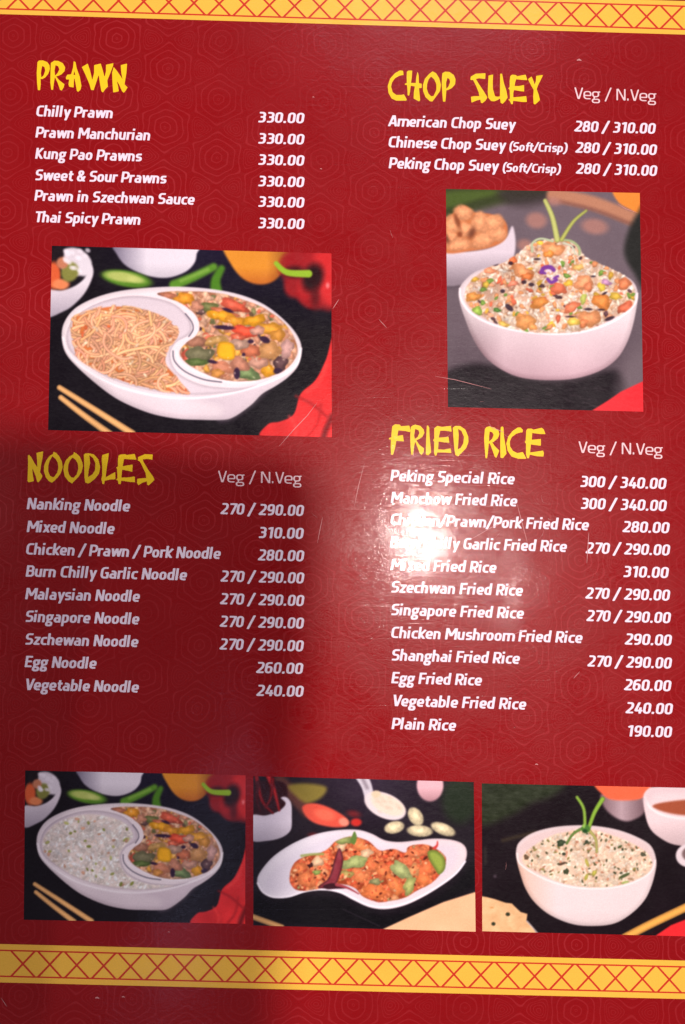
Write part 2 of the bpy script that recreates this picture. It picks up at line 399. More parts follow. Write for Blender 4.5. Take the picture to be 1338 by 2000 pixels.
def round_path(kind, pts):
    n = len(pts); out = []
    P = [np.array(p[:2], float) for p in pts]; Rr = [p[2] if len(p) > 2 else 0 for p in pts]
    for i in range(n):
        if (kind == 'o' and i in (0, n - 1)) or Rr[i] <= 0: out.append(P[i]); continue
        a = P[i - 1] - P[i]; b = P[(i + 1) % n] - P[i]
        la, lb = np.linalg.norm(a), np.linalg.norm(b); r = min(Rr[i], la * .5 if (kind == 'c' or i - 1 > 0) else la, lb * .5 if (kind == 'c' or i + 1 < n - 1) else lb)
        A = P[i] + a / la * r; B = P[i] + b / lb * r
        for t in np.linspace(0, 1, 6): out.append(A * (1 - t) ** 2 + P[i] * (2 * t * (1 - t)) * .92 + (A + B) / 2 * (2 * t * (1 - t)) * .08 + B * t * t)
    if kind == 'c': out.append(out[0])
    return out

def make_font(hx, hy, step):
    """each glyph -> verts in glyph units, face list"""
    k = hx / hy; font = {}
    for ch, (adv, strokes, lo, hi) in glyphs(hx, hy).items():
        if not strokes: font[ch] = (adv, None, None); continue
        gx = np.arange(-1.2, adv + 1.2, step); gy = np.arange(lo - step * 2, hi + step * 2.01, step)
        PX_, PY_ = np.meshgrid(gx, gy); D = np.full(PX_.shape, 9.0)
        for kind, pts in strokes:
            pp = round_path(kind, pts); m = len(pp) - 1
            for i in range(m):
                a, b = pp[i], pp[i + 1]
                d, t, Ls = seg_dist(PX_, PY_ * k, a[0], a[1] * k, b[0], b[1] * k)
                d = d - hx
                if kind == 'o' and i == 0: d = np.maximum(d, -t)
                if kind == 'o' and i == m - 1: d = np.maximum(d, t - Ls)
                D = np.minimum(D, d)
        D = np.maximum(D, np.maximum(lo - PY_, PY_ - hi)) + 0.02
        v, f = contour_mesh(D, gx, gy)
        font[ch] = (adv, v, f)
    return font
BOLD = make_font(0.74, 0.57, 0.31)
LIGHT = make_font(0.40, 0.34, 0.27)

def text_obj(name, s, x0, x1, yb, slope, cap, mat, parent, label, font=BOLD, shear=.15, z=Z1):
    """baseline starts at photograph pixel (x0, yb) and falls by slope; width fitted to x1"""
    adv = 0; parts = []
    for k_, ch in enumerate(s):
        if ch == 'V' and k_ and s[k_ - 1] == '.': adv -= .75
        a, v, f = font[ch]
        if v is not None: parts.append((adv, v, f))
        adv += a
    total = adv - .45 + 7 * shear * .45
    su = cap / 7.0; sx = (x1 - x0) / total
    V = []; loops = []; starts = []; off = 0; ls = 0
    for a, v, f in parts:
        gx = (v[:, 0] + a + v[:, 1] * shear * su / sx) * sx; gy = v[:, 1] * su
        X = x0 + gx; Y = yb + slope * (X - x0) - gy
        px, py = page(X, Y); V.append(np.stack([px, py, np.full(len(px), z)], 1))
        for p in f:
            starts.append(ls); loops.extend([q + off for q in p]); ls += len(p)
        off += len(v)
    V = np.concatenate(V)
    return mesh_np(name, V, loops, starts, mat, parent, label)

CAPH = 21.6
def lines(rows, slope, cap):
    for s, x0, x1, yb in rows:
        is_price = s[0].isdigit()
        text_obj('price' if is_price else 'dish_name', s, x0, x1, yb, slope, cap, M_WHITE, menu, ('white printed price "%s"' if is_price else 'white printed dish name "%s"') % s)

pr = [('Chilly Prawn', 70, 221, 227.2), ('Prawn Manchurian', 69, 294, 268.6), ('Kung Pao Prawns', 68.5, 277, 310), ('Sweet & Sour Prawns', 68, 325, 352), ('Prawn in Szechwan Sauce', 67, 380, 392), ('Thai Spicy Prawn', 67, 275, 433.9)]
lines(pr, .026, 21.4)
lines([('330.00', 503, 594.5, y + .026 * 433 + .6) for (_, _, _, y) in pr], .024, 20.8)
lines([('American Chop Suey', 758, 1006, 246.5), ('Chinese Chop Suey', 758, 987, 287.6), ('Peking Chop Suey', 759, 973, 328.7)], .029, 21.6)
for x0, x1, yb in ((994, 1107, 294.5), (981, 1094, 335.4)):
    text_obj('dish_note', '(Soft/Crisp)', x0, x1, yb, .029, 17.2, M_WHITE, menu, 'small white printed note "(Soft/Crisp)"')
lines([('280 / 310.00', 1121, 1280.5, 256.8), ('280 / 310.00', 1123, 1283, 298.3), ('280 / 310.00', 1124, 1283.5, 339.2)], .031, 21.2)
nd = [('Nanking Noodle', 52, 254, 994.5), ('Mixed Noodle', 52, 223.5, 1039.2), ('Chicken / Prawn / Pork Noodle', 50, 431, 1083), ('Burn Chilly Garlic Noodle', 50, 365, 1126.2), ('Malaysian Noodle', 49, 273, 1170.4), ('Singapore Noodle', 49, 272, 1214.5), ('Szchewan Noodle', 48.5, 270, 1258.9), ('Egg Noodle', 48, 188.5, 1303), ('Vegetable Noodle', 48.5, 271, 1347.6)]
lines(nd, .0235, 22.4)
np_ = [('270 / 290.00', 430, 593.5), ('310.00', 504, 593), ('280.00', 503, 594), ('270 / 290.00', 430, 594), ('270 / 290.00', 429, 594), ('270 / 290.00', 428.5, 593.5), ('270 / 290.00', 428, 593), ('260.00', 499.5, 592), ('240.00', 500, 593)]
lines([(s, a, b, nd[i][3] + .0255 * (a - 50)) for i, (s, a, b) in enumerate(np_)], .0245, 22.0)
fr = [('Peking Special Rice', 762, 1005, 939.6), ('Manchow Fried Rice', 763, 1010, 982.6), ('Chicken/Prawn/Pork Fried Rice', 762, 1150, 1025.3), ('Burn Chilly Garlic Fried Rice', 761, 1107, 1068.8), ('Mixed Fried Rice', 763, 969.5, 1113.6), ('Szechwan Fried Rice', 763, 1021, 1157), ('Singapore Fried Rice', 763, 1023, 1201.4), ('Chicken Mushroom Fried Rice', 763, 1137.5, 1246.0), ('Shanghai Fried Rice', 764, 1015, 1290), ('Egg Fried Rice', 764, 941, 1334.4), ('Vegetable Fried Rice', 766, 1027.5, 1379), ('Plain Rice', 764.5, 890.5, 1424)]
lines(fr, .0275, 22.4)
fp = [('300 / 340.00', 1132, 1301.5, 951), ('300 / 340.00', 1133, 1302, 994), ('280.00', 1215, 1307.5, 1039.3), ('270 / 290.00', 1143, 1308.5, 1080.8), ('310.00', 1216, 1306, 1127), ('270 / 290.00', 1142.5, 1308.5, 1169), ('270 / 290.00', 1144.5, 1310, 1213), ('290.00', 1219.5, 1312, 1258.8), ('270 / 290.00', 1146.5, 1312, 1301.6), ('260.00', 1218, 1311, 1348), ('240.00', 1221, 1314, 1393), ('190.00', 1223.5, 1312.5, 1438.2)]
lines(fp, .0275, 22.0)
for x0, x1, yb, sl, where in ((1121, 1281, 193, .034, 'beside the Chop Suey heading'), (425, 588.5, 941.6, .022, 'beside the Noodles heading'), (1129, 1293.5, 884.3, .031, 'beside the Fried Rice heading')):
    text_obj('column_heading', 'Veg / N.Veg', x0, x1, yb, sl, 22.4, M_PINK, menu, 'thin pale "Veg / N.Veg" ' + where, LIGHT, 0.0)

# ------------------------------------------------------------------ brush headings
HEAD = {
 'PRAWN': [((60, 105), 6.69, [
  ('P', [(90,110),(110,90),(160,88),(215,110),(245,150),(250,200),(230,260),(190,310),(150,330),(128,325),(130,400),(122,475),(95,475),(85,380),(80,250)], [(150,160),(180,175),(190,220),(170,280),(140,310),(133,250)]),
  ('R', [(265,120),(310,92),(360,95),(420,125),(450,180),(440,230),(400,270),(355,290),(330,295),(370,345),(440,400),(430,440),(405,480),(385,470),(350,370),(315,300),(300,400),(292,470),(270,470),(258,380),(260,250)], [(325,150),(360,165),(375,205),(350,255),(318,285),(312,220)]),
  ('A', [(563,100),(585,110),(600,190),(640,300),(662,420),(650,470),(620,497),(605,485),(590,400),(575,325),(565,320),(560,440),(505,430),(495,400),(505,335),(465,335),(460,310),(480,275),(530,270),(555,180)], [(570,225),(582,275),(561,278)]),
  ('W', [(670,175),(745,130),(775,220),(805,350),(830,250),(830,150),(915,130),(945,230),(965,310),(985,230),(985,145),(1080,125),(1075,160),(1040,250),(1000,350),(1008,430),(975,460),(945,505),(925,490),(905,380),(890,270),(860,360),(822,475),(790,472),(770,400),(720,280)], None),
  ('N', [(1085,175),(1130,230),(1185,310),(1205,350),(1185,250),(1178,150),(1258,130),(1250,250),(1225,400),(1265,440),(1235,490),(1215,508),(1195,490),(1160,410),(1120,340),(1140,420),(1150,490),(1080,505),(1070,380),(1065,250)], None)])],
 'CHOP SUEY': [((750, 130), 8.3625, [
  ('C', [(320,135),(310,70),(260,65),(180,110),(100,200),(62,320),(75,430),(125,520),(200,555),(365,555),(370,535),(325,455),(290,465),(200,465),(140,420),(115,330),(130,260),(180,190),(250,150)], None),
  ('H', [(375,85),(400,68),(460,68),(452,180),(440,270),(520,270),(530,170),(548,85),(565,150),(570,275),(615,280),(615,350),(570,350),(580,450),(590,550),(570,568),(485,520),(490,420),(505,325),(437,310),(425,400),(410,475),(388,470),(385,390),(378,300),(340,297),(345,280),(375,270),(372,180)], None),
  ('O', [(795,80),(850,110),(900,190),(930,300),(915,400),(850,490),(790,570),(750,565),(680,500),(640,400),(638,300),(670,200),(740,120)], [(770,165),(820,210),(855,290),(855,380),(810,480),(770,485),(725,440),(700,360),(705,290),(730,210)]),
  ('P', [(955,110),(1000,85),(1070,90),(1140,140),(1168,210),(1160,290),(1110,350),(1040,385),(1018,385),(1010,480),(1000,575),(965,570),(955,450),(945,300),(948,180)], [(1035,190),(1065,200),(1080,250),(1055,320),(1018,365),(1015,270)])]),
  ((905, 130), 8.109, [
  ('S', [(112,205),(120,160),(200,115),(350,108),(345,195),(250,185),(195,195),(240,270),(320,390),(380,490),(350,540),(300,580),(278,570),(270,520),(215,535),(130,570),(122,480),(180,470),(255,470),(245,410),(200,300),(155,210),(125,215)], None),
  ('U', [(400,145),(470,128),(465,230),(465,350),(500,470),(530,480),(580,475),(582,400),(583,250),(585,115),(612,115),(640,260),(680,380),(700,490),(665,545),(620,590),(590,570),(585,500),(540,530),(490,550),(440,545),(395,490),(388,390),(395,250)], None),
  ('E', [(745,150),(775,130),(830,135),(850,155),(930,140),(985,130),(1005,190),(1010,215),(930,210),(835,200),(820,250),(810,310),(880,310),(960,295),(962,395),(900,388),(800,370),(790,420),(790,490),(900,480),(995,470),(1005,560),(940,560),(790,540),(780,595),(760,595),(735,540),(712,525),(740,510),(735,370),(712,345),(735,325),(735,230)], None),
  ('Y', [(1025,200),(1080,160),(1110,230),(1130,290),(1150,230),(1155,150),(1260,135),(1230,200),(1180,300),(1160,360),(1190,440),(1212,530),(1170,570),(1135,600),(1115,590),(1108,480),(1115,370),(1070,290)], None)])],
 'NOODLES': [((45, 870), 9.911, [
  ('N', [(95,200),(115,180),(160,230),(220,340),(280,430),(275,300),(262,145),(390,118),(375,250),(345,400),(330,520),(375,590),(350,650),(300,712),(275,700),(250,600),(210,500),(178,420),(185,540),(210,690),(110,712),(90,690),(95,500),(100,330)], None),
  ('O', [(590,125),(640,145),(700,210),(750,310),(768,420),(730,540),(670,620),(600,690),(560,720),(500,690),(440,610),(405,490),(410,390),(450,290),(520,200),(585,165)], [(570,210),(630,260),(670,330),(685,430),(660,530),(600,610),(570,615),(520,580),(490,500),(490,400),(515,300)]),
  ('O', [(985,130),(1040,160),(1100,220),(1145,320),(1160,400),(1130,520),(1070,610),(990,690),(950,735),(880,690),(810,600),(785,480),(790,400),(830,290),(900,215),(975,175)], [(960,235),(1020,280),(1060,350),(1070,450),(1040,560),(980,625),(930,615),(890,560),(870,470),(880,370),(910,290)])]),
  ((170, 870), 9.557, [
  ('D', [(-57,170),(-30,150),(40,148),(130,170),(210,260),(245,400),(225,520),(150,620),(60,690),(20,710),(-30,690),(-45,600),(-50,400)], [(45,185),(110,230),(155,330),(150,460),(100,540),(20,590),(30,480),(60,330)]),
  ('L', [(285,180),(405,145),(395,250),(370,400),(345,600),(430,550),(525,500),(530,630),(430,635),(330,660),(320,720),(290,720),(280,660),(268,630),(285,560),(285,400),(275,250)], None),
  ('E', [(590,190),(630,170),(710,165),(740,180),(890,160),(920,265),(830,260),(690,250),(665,390),(750,375),(850,360),(845,490),(750,470),(655,450),(640,600),(760,600),(890,580),(895,685),(800,680),(640,655),(625,720),(590,720),(575,650),(545,640),(570,610),(565,460),(548,410),(580,395),(578,280)], None),
  ('S', [(950,280),(955,220),(1080,165),(1225,170),(1220,265),(1130,250),(1035,260),(1060,320),(1150,470),(1225,570),(1258,640),(1210,690),(1150,745),(1125,730),(1120,670),(1040,690),(960,740),(935,700),(940,625),(1030,615),(1110,610),(1095,520),(1040,400),(990,300)], None)])],
 'FRIED RICE': [((755, 820), 7.871, [
  ('F', [(90,100),(130,70),(205,75),(220,100),(350,90),(360,130),(375,190),(280,170),(180,160),(165,250),(250,235),(265,330),(200,325),(150,320),(130,430),(100,535),(70,535),(65,420),(70,300),(40,300),(38,280),(75,270),(80,180)], None),
  ('R', [(375,110),(400,90),(440,75),(520,95),(570,150),(580,200),(550,260),(490,300),(455,310),(500,380),(575,440),(570,490),(540,540),(515,520),(480,430),(440,330),(420,420),(405,535),(380,535),(370,400),(365,250)], [(440,140),(490,160),(505,200),(480,260),(435,295),(425,240)]),
  ('I', [(620,95),(635,85),(655,120),(660,250),(675,400),(685,500),(640,545),(605,530),(608,350)], None),
  ('E', [(735,130),(780,95),(850,110),(990,95),(1000,180),(900,165),(825,165),(800,275),(870,270),(950,260),(965,350),(880,345),(800,330),(790,455),(880,460),(985,440),(995,510),(900,500),(780,500),(765,550),(745,550),(730,500),(735,340),(715,310),(735,290)], None),
  ('D', [(1020,120),(1060,95),(1130,95),(1210,150),(1255,260),(1258,340),(1225,430),(1150,510),(1100,560),(1060,540),(1045,450),(1030,280)], [(1100,140),(1150,170),(1190,260),(1180,360),(1140,430),(1095,455),(1105,340),(1110,230)])]),
  ((930, 820), 9.228, [
  ('R', [(160,165),(190,130),(240,120),(330,140),(400,190),(418,260),(390,330),(310,400),(285,400),(330,470),(415,555),(395,610),(360,685),(335,660),(290,530),(245,420),(225,430),(210,600),(195,690),(170,690),(155,500),(145,330)], [(245,210),(290,225),(315,270),(290,340),(235,390),(235,290)]),
  ('I', [(445,135),(470,120),(490,135),(500,300),(530,480),(545,610),(480,690),(440,680),(435,450),(440,250)], None),
  ('C', [(835,225),(840,180),(800,140),(750,140),(660,200),(580,300),(545,430),(570,560),(640,660),(760,700),(895,700),(900,690),(840,580),(800,590),(740,600),(660,560),(610,480),(605,390),(640,310),(720,250),(800,225)], None),
  ('E', [(905,190),(930,160),(1000,160),(1030,180),(1180,145),(1215,170),(1248,255),(1160,255),(1010,235),(1000,360),(1080,355),(1165,345),(1165,465),(1080,455),(985,440),(970,590),(1080,575),(1205,555),(1220,600),(1210,660),(1100,655),(965,625),(950,690),(920,690),(900,620),(900,430),(878,400),(895,370),(900,280)], None)])],
}
for word, groups in HEAD.items():
    o = None
    hd = bpy.data.objects.new('section_heading', None); C.objects.link(hd); hd.parent = menu; hd.empty_display_size = .01
    hd['label'] = 'yellow brush lettered heading "%s"' % word
    for (ox, oy), s, letters in groups:
        for ch, outer, hole in letters:
            a = np.array(outer, float) / s; lo = a.min(0) - 2; hi = a.max(0) + 2
            gx = np.arange(lo[0], hi[0], .8); gy = np.arange(lo[1], hi[1], .8)
            X_, Y_ = np.meshgrid(gx, gy)
            S = poly_sd(X_, Y_, [tuple(p) for p in a]) - .15
            if hole: S = np.maximum(S, -(poly_sd(X_, Y_, [(p[0] / s, p[1] / s) for p in hole]) - .1))
            v, f = contour_mesh(S, gx, gy)
            px, py = page(v[:, 0] + ox, v[:, 1] + oy)
            loops = []; starts = []
            for p in f: starts.append(len(loops)); loops.extend(reversed(p))
            mesh_np('letter', np.stack([px, py, np.full(len(px), Z1)], 1), loops, starts, M_YELLOW, hd, 'brush letter "%s"' % ch)

# ------------------------------------------------------------------ printed photographs: colours laid on a fine sheet of print
def smooth(pts, n=5):
    P = np.array(pts, float); m = len(P); out = []
    for i in range(m):
        p0, p1, p2, p3 = P[i - 1], P[i], P[(i + 1) % m], P[(i + 2) % m]
        for k in range(n):
            t = k / n
            out.append(.5 * ((2 * p1) + (-p0 + p2) * t + (2 * p0 - 5 * p1 + 4 * p2 - p3) * t * t + (-p0 + 3 * p1 - 3 * p2 + p3) * t ** 3))
    return out
def fbm(u, v, scale, seed=0, octs=3):
    r = np.random.default_rng(seed); tot = np.zeros(u.shape); amp = 1.0; s = 0
    for o in range(octs):
        lat = r.random((64, 64)); x = u / scale * 2 ** o + 7.3 * o; y = v / scale * 2 ** o + 3.1 * o
        xi = np.floor(x).astype(int); yi = np.floor(y).astype(int); fx = x - xi; fy = y - yi
        fx = fx * fx * (3 - 2 * fx); fy = fy * fy * (3 - 2 * fy)
        g = lambda a, b: lat[b % 64, a % 64]
        tot += amp * ((g(xi, yi) * (1 - fx) + g(xi + 1, yi) * fx) * (1 - fy) + (g(xi, yi + 1) * (1 - fx) + g(xi + 1, yi + 1) * fx) * fy)
        s += amp; amp *= .5
    return tot / s * 2 - 1

class Canvas:
    def __init__(self, quad, origin, scale, names, step=1.25, affine=None):
        (x0, y0), (x1, y1), (x2, y2), (x3, y3) = quad     # TL TR BR BL
        w = int(math.hypot(x1 - x0, y1 - y0) / step) + 1; h = int(math.hypot(x3 - x0, y3 - y0) / step) + 1
        s, t = np.meshgrid(np.linspace(0, 1, w), np.linspace(0, 1, h))
        self.X = (x0 * (1 - s) + x1 * s) * (1 - t) + (x3 * (1 - s) + x2 * s) * t
        self.Y = (y0 * (1 - s) + y1 * s) * (1 - t) + (y3 * (1 - s) + y2 * s) * t
        U = (self.X - origin[0]) * scale; V = (self.Y - origin[1]) * scale
        if affine: au, bu, av, bv = affine; U = U * au + bu; V = V * av + bv
        self.U, self.V = U, V
        self.col = np.zeros((h, w, 3)); self.lab = np.zeros((h, w), int); self.names = ['printed_photo']
        self.rmin, self.rmax = V.min(1), V.max(1); self.cmin, self.cmax = U.min(0), U.max(0)
        self.clip = None
    def sl(self, u0, v0, u1, v1):
        r = np.where((self.rmax >= v0) & (self.rmin <= v1))[0]; c = np.where((self.cmax >= u0) & (self.cmin <= u1))[0]
        if len(r) == 0 or len(c) == 0: return None
        return slice(r[0], r[-1] + 1), slice(c[0], c[-1] + 1)
    def part(self, n):
        self.names.append(n); return len(self.names) - 1
    def put(self, s, sd, color, soft, op=1.0, lab=None):
        a = np.clip(.5 - sd / (2 * soft), 0, 1); a = a * a * (3 - 2 * a) * op
        if self.clip is not None: a = a * self.clip[s]
        c = color(self.U[s], self.V[s], sd) if callable(color) else np.asarray(color, float)
        self.col[s] += (c - self.col[s]) * a[..., None]
        if lab is not None: self.lab[s][a > .5] = lab
    def poly(self, pts, color, soft=2, op=1.0, lab=None, sm=True):
        p = smooth(pts) if sm else pts; A = np.array(p); e = soft * 1.2 + 2
        s = self.sl(A[:, 0].min() - e, A[:, 1].min() - e, A[:, 0].max() + e, A[:, 1].max() + e)
        if s is None: return
        self.put(s, poly_sd(self.U[s], self.V[s], [tuple(q) for q in p]), color, soft, op, lab)
    def mask(self, pts, soft=3, sm=True):
        p = smooth(pts) if sm else pts
        sd = poly_sd(self.U, self.V, [tuple(q) for q in p]); return np.clip(.5 - sd / (2 * soft), 0, 1)
    def ell(self, cx, cy, rx, ry, ang=0, color=(0, 0, 0), soft=2, op=1.0, lab=None, wob=0):
        r = max(rx, ry) * (1 + wob * 1.6) + soft * 1.5; s = self.sl(cx - r, cy - r, cx + r, cy + r)
        if s is None: return
        a = math.radians(ang); du = self.U[s] - cx; dv = self.V[s] - cy
        x = (du * math.cos(a) + dv * math.sin(a)) / rx; y = (-du * math.sin(a) + dv * math.cos(a)) / ry
        q = np.hypot(x, y)
        if wob:
            th = np.arctan2(y, x); h0 = (cx * 12.9 + cy * 78.2) % 6.28
            q = q / (1 + wob * (.7 * np.sin(2 * th + h0) + .6 * np.sin(3 * th + h0 * 2.3) + .45 * np.sin(5 * th + h0 * 4.1)))
        sd = (q - 1) * min(rx, ry)
        self.put(s, sd, color, soft, op, lab)
    def line(self, pts, w, color, soft=2, op=1.0, lab=None, w2=None, sm=True):
        P = np.array(pts, float)
        if sm and len(P) > 2:
            q = []
            for i in range(len(P) - 1):
                p0 = P[max(i - 1, 0)]; p1 = P[i]; p2 = P[i + 1]; p3 = P[min(i + 2, len(P) - 1)]
                for k in range(5):
                    t = k / 5; q.append(.5 * ((2 * p1) + (-p0 + p2) * t + (2 * p0 - 5 * p1 + 4 * p2 - p3) * t * t + (-p0 + 3 * p1 - 3 * p2 + p3) * t ** 3))
            q.append(P[-1]); P = np.array(q)
        e = max(w, w2 or w) + soft * 1.5; s = self.sl(P[:, 0].min() - e, P[:, 1].min() - e, P[:, 0].max() + e, P[:, 1].max() + e)
        if s is None: return
        sd = np.full(self.U[s].shape, 1e9); n = len(P) - 1
        for i in range(n):
            d, t, L_ = seg_dist(self.U[s], self.V[s], *P[i], *P[i + 1])
            hw = (w if w2 is None else w + (w2 - w) * (i + np.clip(t / L_, 0, 1)) / n) / 2
            sd = np.minimum(sd, d - hw)
        self.put(s, sd, color, soft, op, lab)
    def blob(self, cx, cy, rx, ry, ang, c, lab=None, gl=.32, soft=2, wob=.19, sh=.62):
        """a lit morsel as it is printed: bright upper side, darker rim"""
        c = np.array(c, float); tex = 14 if min(rx, ry) > 11 else 0
        if not tex: wob = 0
        def f(u, v, sd):
            k = np.clip(-sd / (min(rx, ry) * .8), 0, 1)
            up = np.clip((cy - v) / max(ry, 1) * .5 + (cx - u) / max(rx, 1) * .15, -1, 1)
            m = .60 + .42 * k + .16 * up
            if tex: m = (1 - sh) + sh * m + fbm(u, v, tex, int(abs(cx * 7 + cy)) % 97, 2) * .12
            else: m = .84 + .17 * k + .05 * up
            hi = np.clip(k * 1.2 - .5, 0, 1) * np.clip(up + .25, 0, 1) * gl
            return np.clip(c * m[..., None], 0, 255) * (1 - hi[..., None]) + np.array([255, 240, 225]) * hi[..., None]
        self.ell(cx, cy, rx, ry, ang, f, soft, 1, lab, wob)
    def pile(self, n, region, sizes, palette, seed, elong=(1.2, 2.2), gl=.3, soft=2, order=True):
        r = random.Random(seed); A = np.array(smooth(region)); lo = A.min(0); hi = A.max(0); pts = [tuple(q) for q in A]
        c = []
        while len(c) < n:
            u = r.uniform(lo[0], hi[0]); v = r.uniform(lo[1], hi[1])
            if poly_sd(np.array([u]), np.array([v]), pts)[0] < -2: c.append((u, v))
        if order: c.sort(key=lambda q: q[1] + r.uniform(-60, 60))
        for u, v in c:
            sz = r.uniform(*sizes); e = r.uniform(*elong)
            col = r.choices([p[0] for p in palette], [p[1] for p in palette])[0]
            j = r.uniform(.86, 1.1); self.blob(u, v, sz * math.sqrt(e), sz / math.sqrt(e), r.uniform(0, 180), [min(255, x * j) for x in col], None, gl, soft)
    def mottle(self, m, amt, scale, seed):
        self.col *= 1 + (fbm(self.U, self.V, scale, seed, 3) * amt * m)[..., None]
    def build(self, label):
        h, w = self.lab.shape; px, py = page(self.X, self.Y)
        for it in range(1):                                   # the print itself is a little soft
            p_ = np.pad(self.col, ((1, 1), (1, 1), (0, 0)), 'edge')
            p_ = p_[:-2] * .25 + p_[1:-1] * .5 + p_[2:] * .25; self.col = p_[:, :-2] * .25 + p_[:, 1:-1] * .5 + p_[:, 2:] * .25
        zz = np.full(px.shape, Z1); co = np.stack([px, py, zz], -1).reshape(-1, 3)
        self.col = self.col * 1.05 + fbm(self.U, self.V, 9, 3, 2)[..., None] * 3.0
        colr = lin(np.clip(self.col, 4, 255)).reshape(-1, 3)
        idx = np.arange(h * w).reshape(h, w)
        q = np.stack([idx[1:, :-1], idx[1:, 1:], idx[:-1, 1:], idx[:-1, :-1]], -1).reshape(-1, 4)
        fl = self.lab[:-1, :-1].reshape(-1); root = None
        for k, nm in enumerate(self.names):
            f = q[fl == k]
            if len(f) == 0: continue
            used, inv = np.unique(f, return_inverse=True); inv = inv.reshape(-1)
            o = mesh_np(nm, co[used], inv, np.arange(0, len(inv), 4), M_PHOTO, menu if k == 0 else root, label if k == 0 else None, colr[used])
            if k == 0: root = o
        return root

WHITE = (230, 218, 226)
def paint_yin_yang(c, rice):
    U, V = c.U, c.V
    c.col[:] = (18, 12, 20)
    c.col += (np.clip((430 - V) / 400, 0, 1) * np.clip((U - 200) / 500, 0, 1))[..., None] * np.array([10, 10, 24]) + fbm(U, V, 160, 5)[..., None] * 5
    p = c.part('bowl_behind')
    c.poly([(20,235),(90,232),(150,212),(195,175),(222,120),(232,160),(200,235),(150,292),(100,325),(20,348)], lambda u, v, sd: np.array([222, 212, 220]) - np.clip((v - 200) / 150, 0, 1)[..., None] * np.array([60, 60, 55]), 6, 1, p)
    p = c.part('rice_behind')
    c.ell(150, 105, 75, 60, 25, (214, 204, 212), 8, 1, p); c.ell(195, 125, 30, 45, 0, (220, 212, 220), 8)
    c.ell(72, 72, 30, 36, 0, (28, 18, 24), 8); c.ell(55, 165, 32, 60, 0, (210, 92, 52), 8); c.ell(88, 205, 38, 24, 0, (222, 130, 84), 8)
    c.ell(128, 150, 38, 44, 20, (128, 128, 62), 9); c.ell(95, 110, 26, 26, 0, (190, 120, 90), 8)
    for k in range(16): c.ell(random.uniform(105, 210), random.uniform(50, 150), 12, 9, 30, (235, 228, 236), 5, .7)
    p = c.part('white_cup')
    c.poly([(330,30),(500,20),(692,30),(690,70),(680,110),(640,150),(560,176),(470,166),(380,125),(335,70)], lambda u, v, sd: np.array([222, 214, 224]) - np.clip((470 - u) / 150, 0, 1)[..., None] * np.array([105, 105, 95]) - np.clip((v - 110) / 80, 0, 1)[..., None] * 35, 6, 1, p)
    p = c.part('orange_jar')
    c.poly([(812,30),(960,30),(1115,40),(1095,110),(1040,185),(970,206),(895,180),(838,110)], lambda u, v, sd: np.array([214, 138, 46]) - np.clip((u - 1000) / 120, 0, 1)[..., None] * np.array([90, 70, 20]) - np.clip((v - 130) / 80, 0, 1)[..., None] * np.array([30, 40, 10]), 8, 1, p)
    p = c.part('sliced_cucumber'); c.ell(380, 180, 112, 36, 10, (82, 128, 36), 8, 1, p); c.ell(362, 172, 78, 22, 8, (172, 184, 98), 8); c.ell(420, 185, 40, 14, 10, (196, 204, 120), 7, .7)
    p = c.part('green_chilli'); c.line([(590,208),(680,170),(765,128)], 44, (86, 136, 40), 10, 1, p, 34); c.line([(620,190),(740,140)], 14, (140, 176, 80), 8, .6)
    p = c.part('green_chilli'); c.line([(776,232),(775,185),(800,135)], 52, (72, 122, 32), 10, 1, p, 30)
    p = c.part('red_pepper')
    for e in ((1160,100,85,55,(160,26,32)),(1245,150,62,95,(206,38,42)),(1120,215,42,48,(150,30,34)),(1205,268,52,42,(150,26,30)),(1262,250,38,50,(196,46,46)),(1230,90,70,40,(198,34,40))):
        c.ell(e[0], e[1], e[2], e[3], 0, e[4], 16, 1, p)
    c.poly([(1050,120),(1100,62),(1200,50),(1300,50),(1300,300),(1240,318),(1170,300),(1110,240),(1075,190)], (142, 24, 30), 16, .75)
    c.poly([(1215,70),(1300,70),(1300,290),(1250,270),(1225,180)], (206, 44, 46), 22, .85); c.ell(1165, 225, 30, 50, 10, (176, 34, 38), 18, .8)
    c.ell(1205, 175, 44, 62, 20, (30, 10, 16), 20, .95); c.ell(1125, 150, 40, 26, 0, (52, 12, 18), 16, .9); c.ell(1215, 260, 18, 50, 0, (70, 14, 20), 16, .7); c.ell(1270, 210, 8, 12, 0, (240, 150, 150), 6, .7)
    p = c.part('pepper_stem'); c.line([(1042,112),(1090,152),(1185,158)], 20, (140, 178, 44), 5, 1, p, 34)
    p = c.part('red_napkin')
    nap = [(1300,440),(1262,540),(1215,630),(1150,690),(1120,780),(1060,812),(1005,825),(985,890),(1300,895)]
    c.poly(nap, lambda u, v, sd: np.array([222, 44, 46]) + (fbm(u, v, 120, 8, 2) * 30)[..., None] * np.array([1, .35, .35]), 4, 1, p)
    c.line([(1130,700),(1200,735),(1265,790)], 10, (150, 18, 24), 10, .8); c.line([(1265,560),(1230,640),(1180,680)], 14, (238, 66, 62), 9, .7)
    c.line([(1290,790),(1262,850),(1250,890)], 26, (88, 14, 20), 14, .8); c.line([(1240,740),(1225,820),(1180,880)], 12, (170, 26, 30), 10, .7); c.line([(1100,790),(1130,840),(1120,890)], 12, (242, 70, 66), 9, .6)
    # the main bowl
    b = c.part('serving_bowl')
    sil = [(92,430),(105,370),(150,312),(230,268),(330,238),(450,222),(600,215),(750,225),(880,250),(990,295),(1080,365),(1135,430),(1155,490),(1142,560),(1100,612),(1040,655),(980,690),(930,740),(850,795),(790,806),(700,805),(600,800),(480,775),(350,720),(250,650),(150,560),(105,500)]
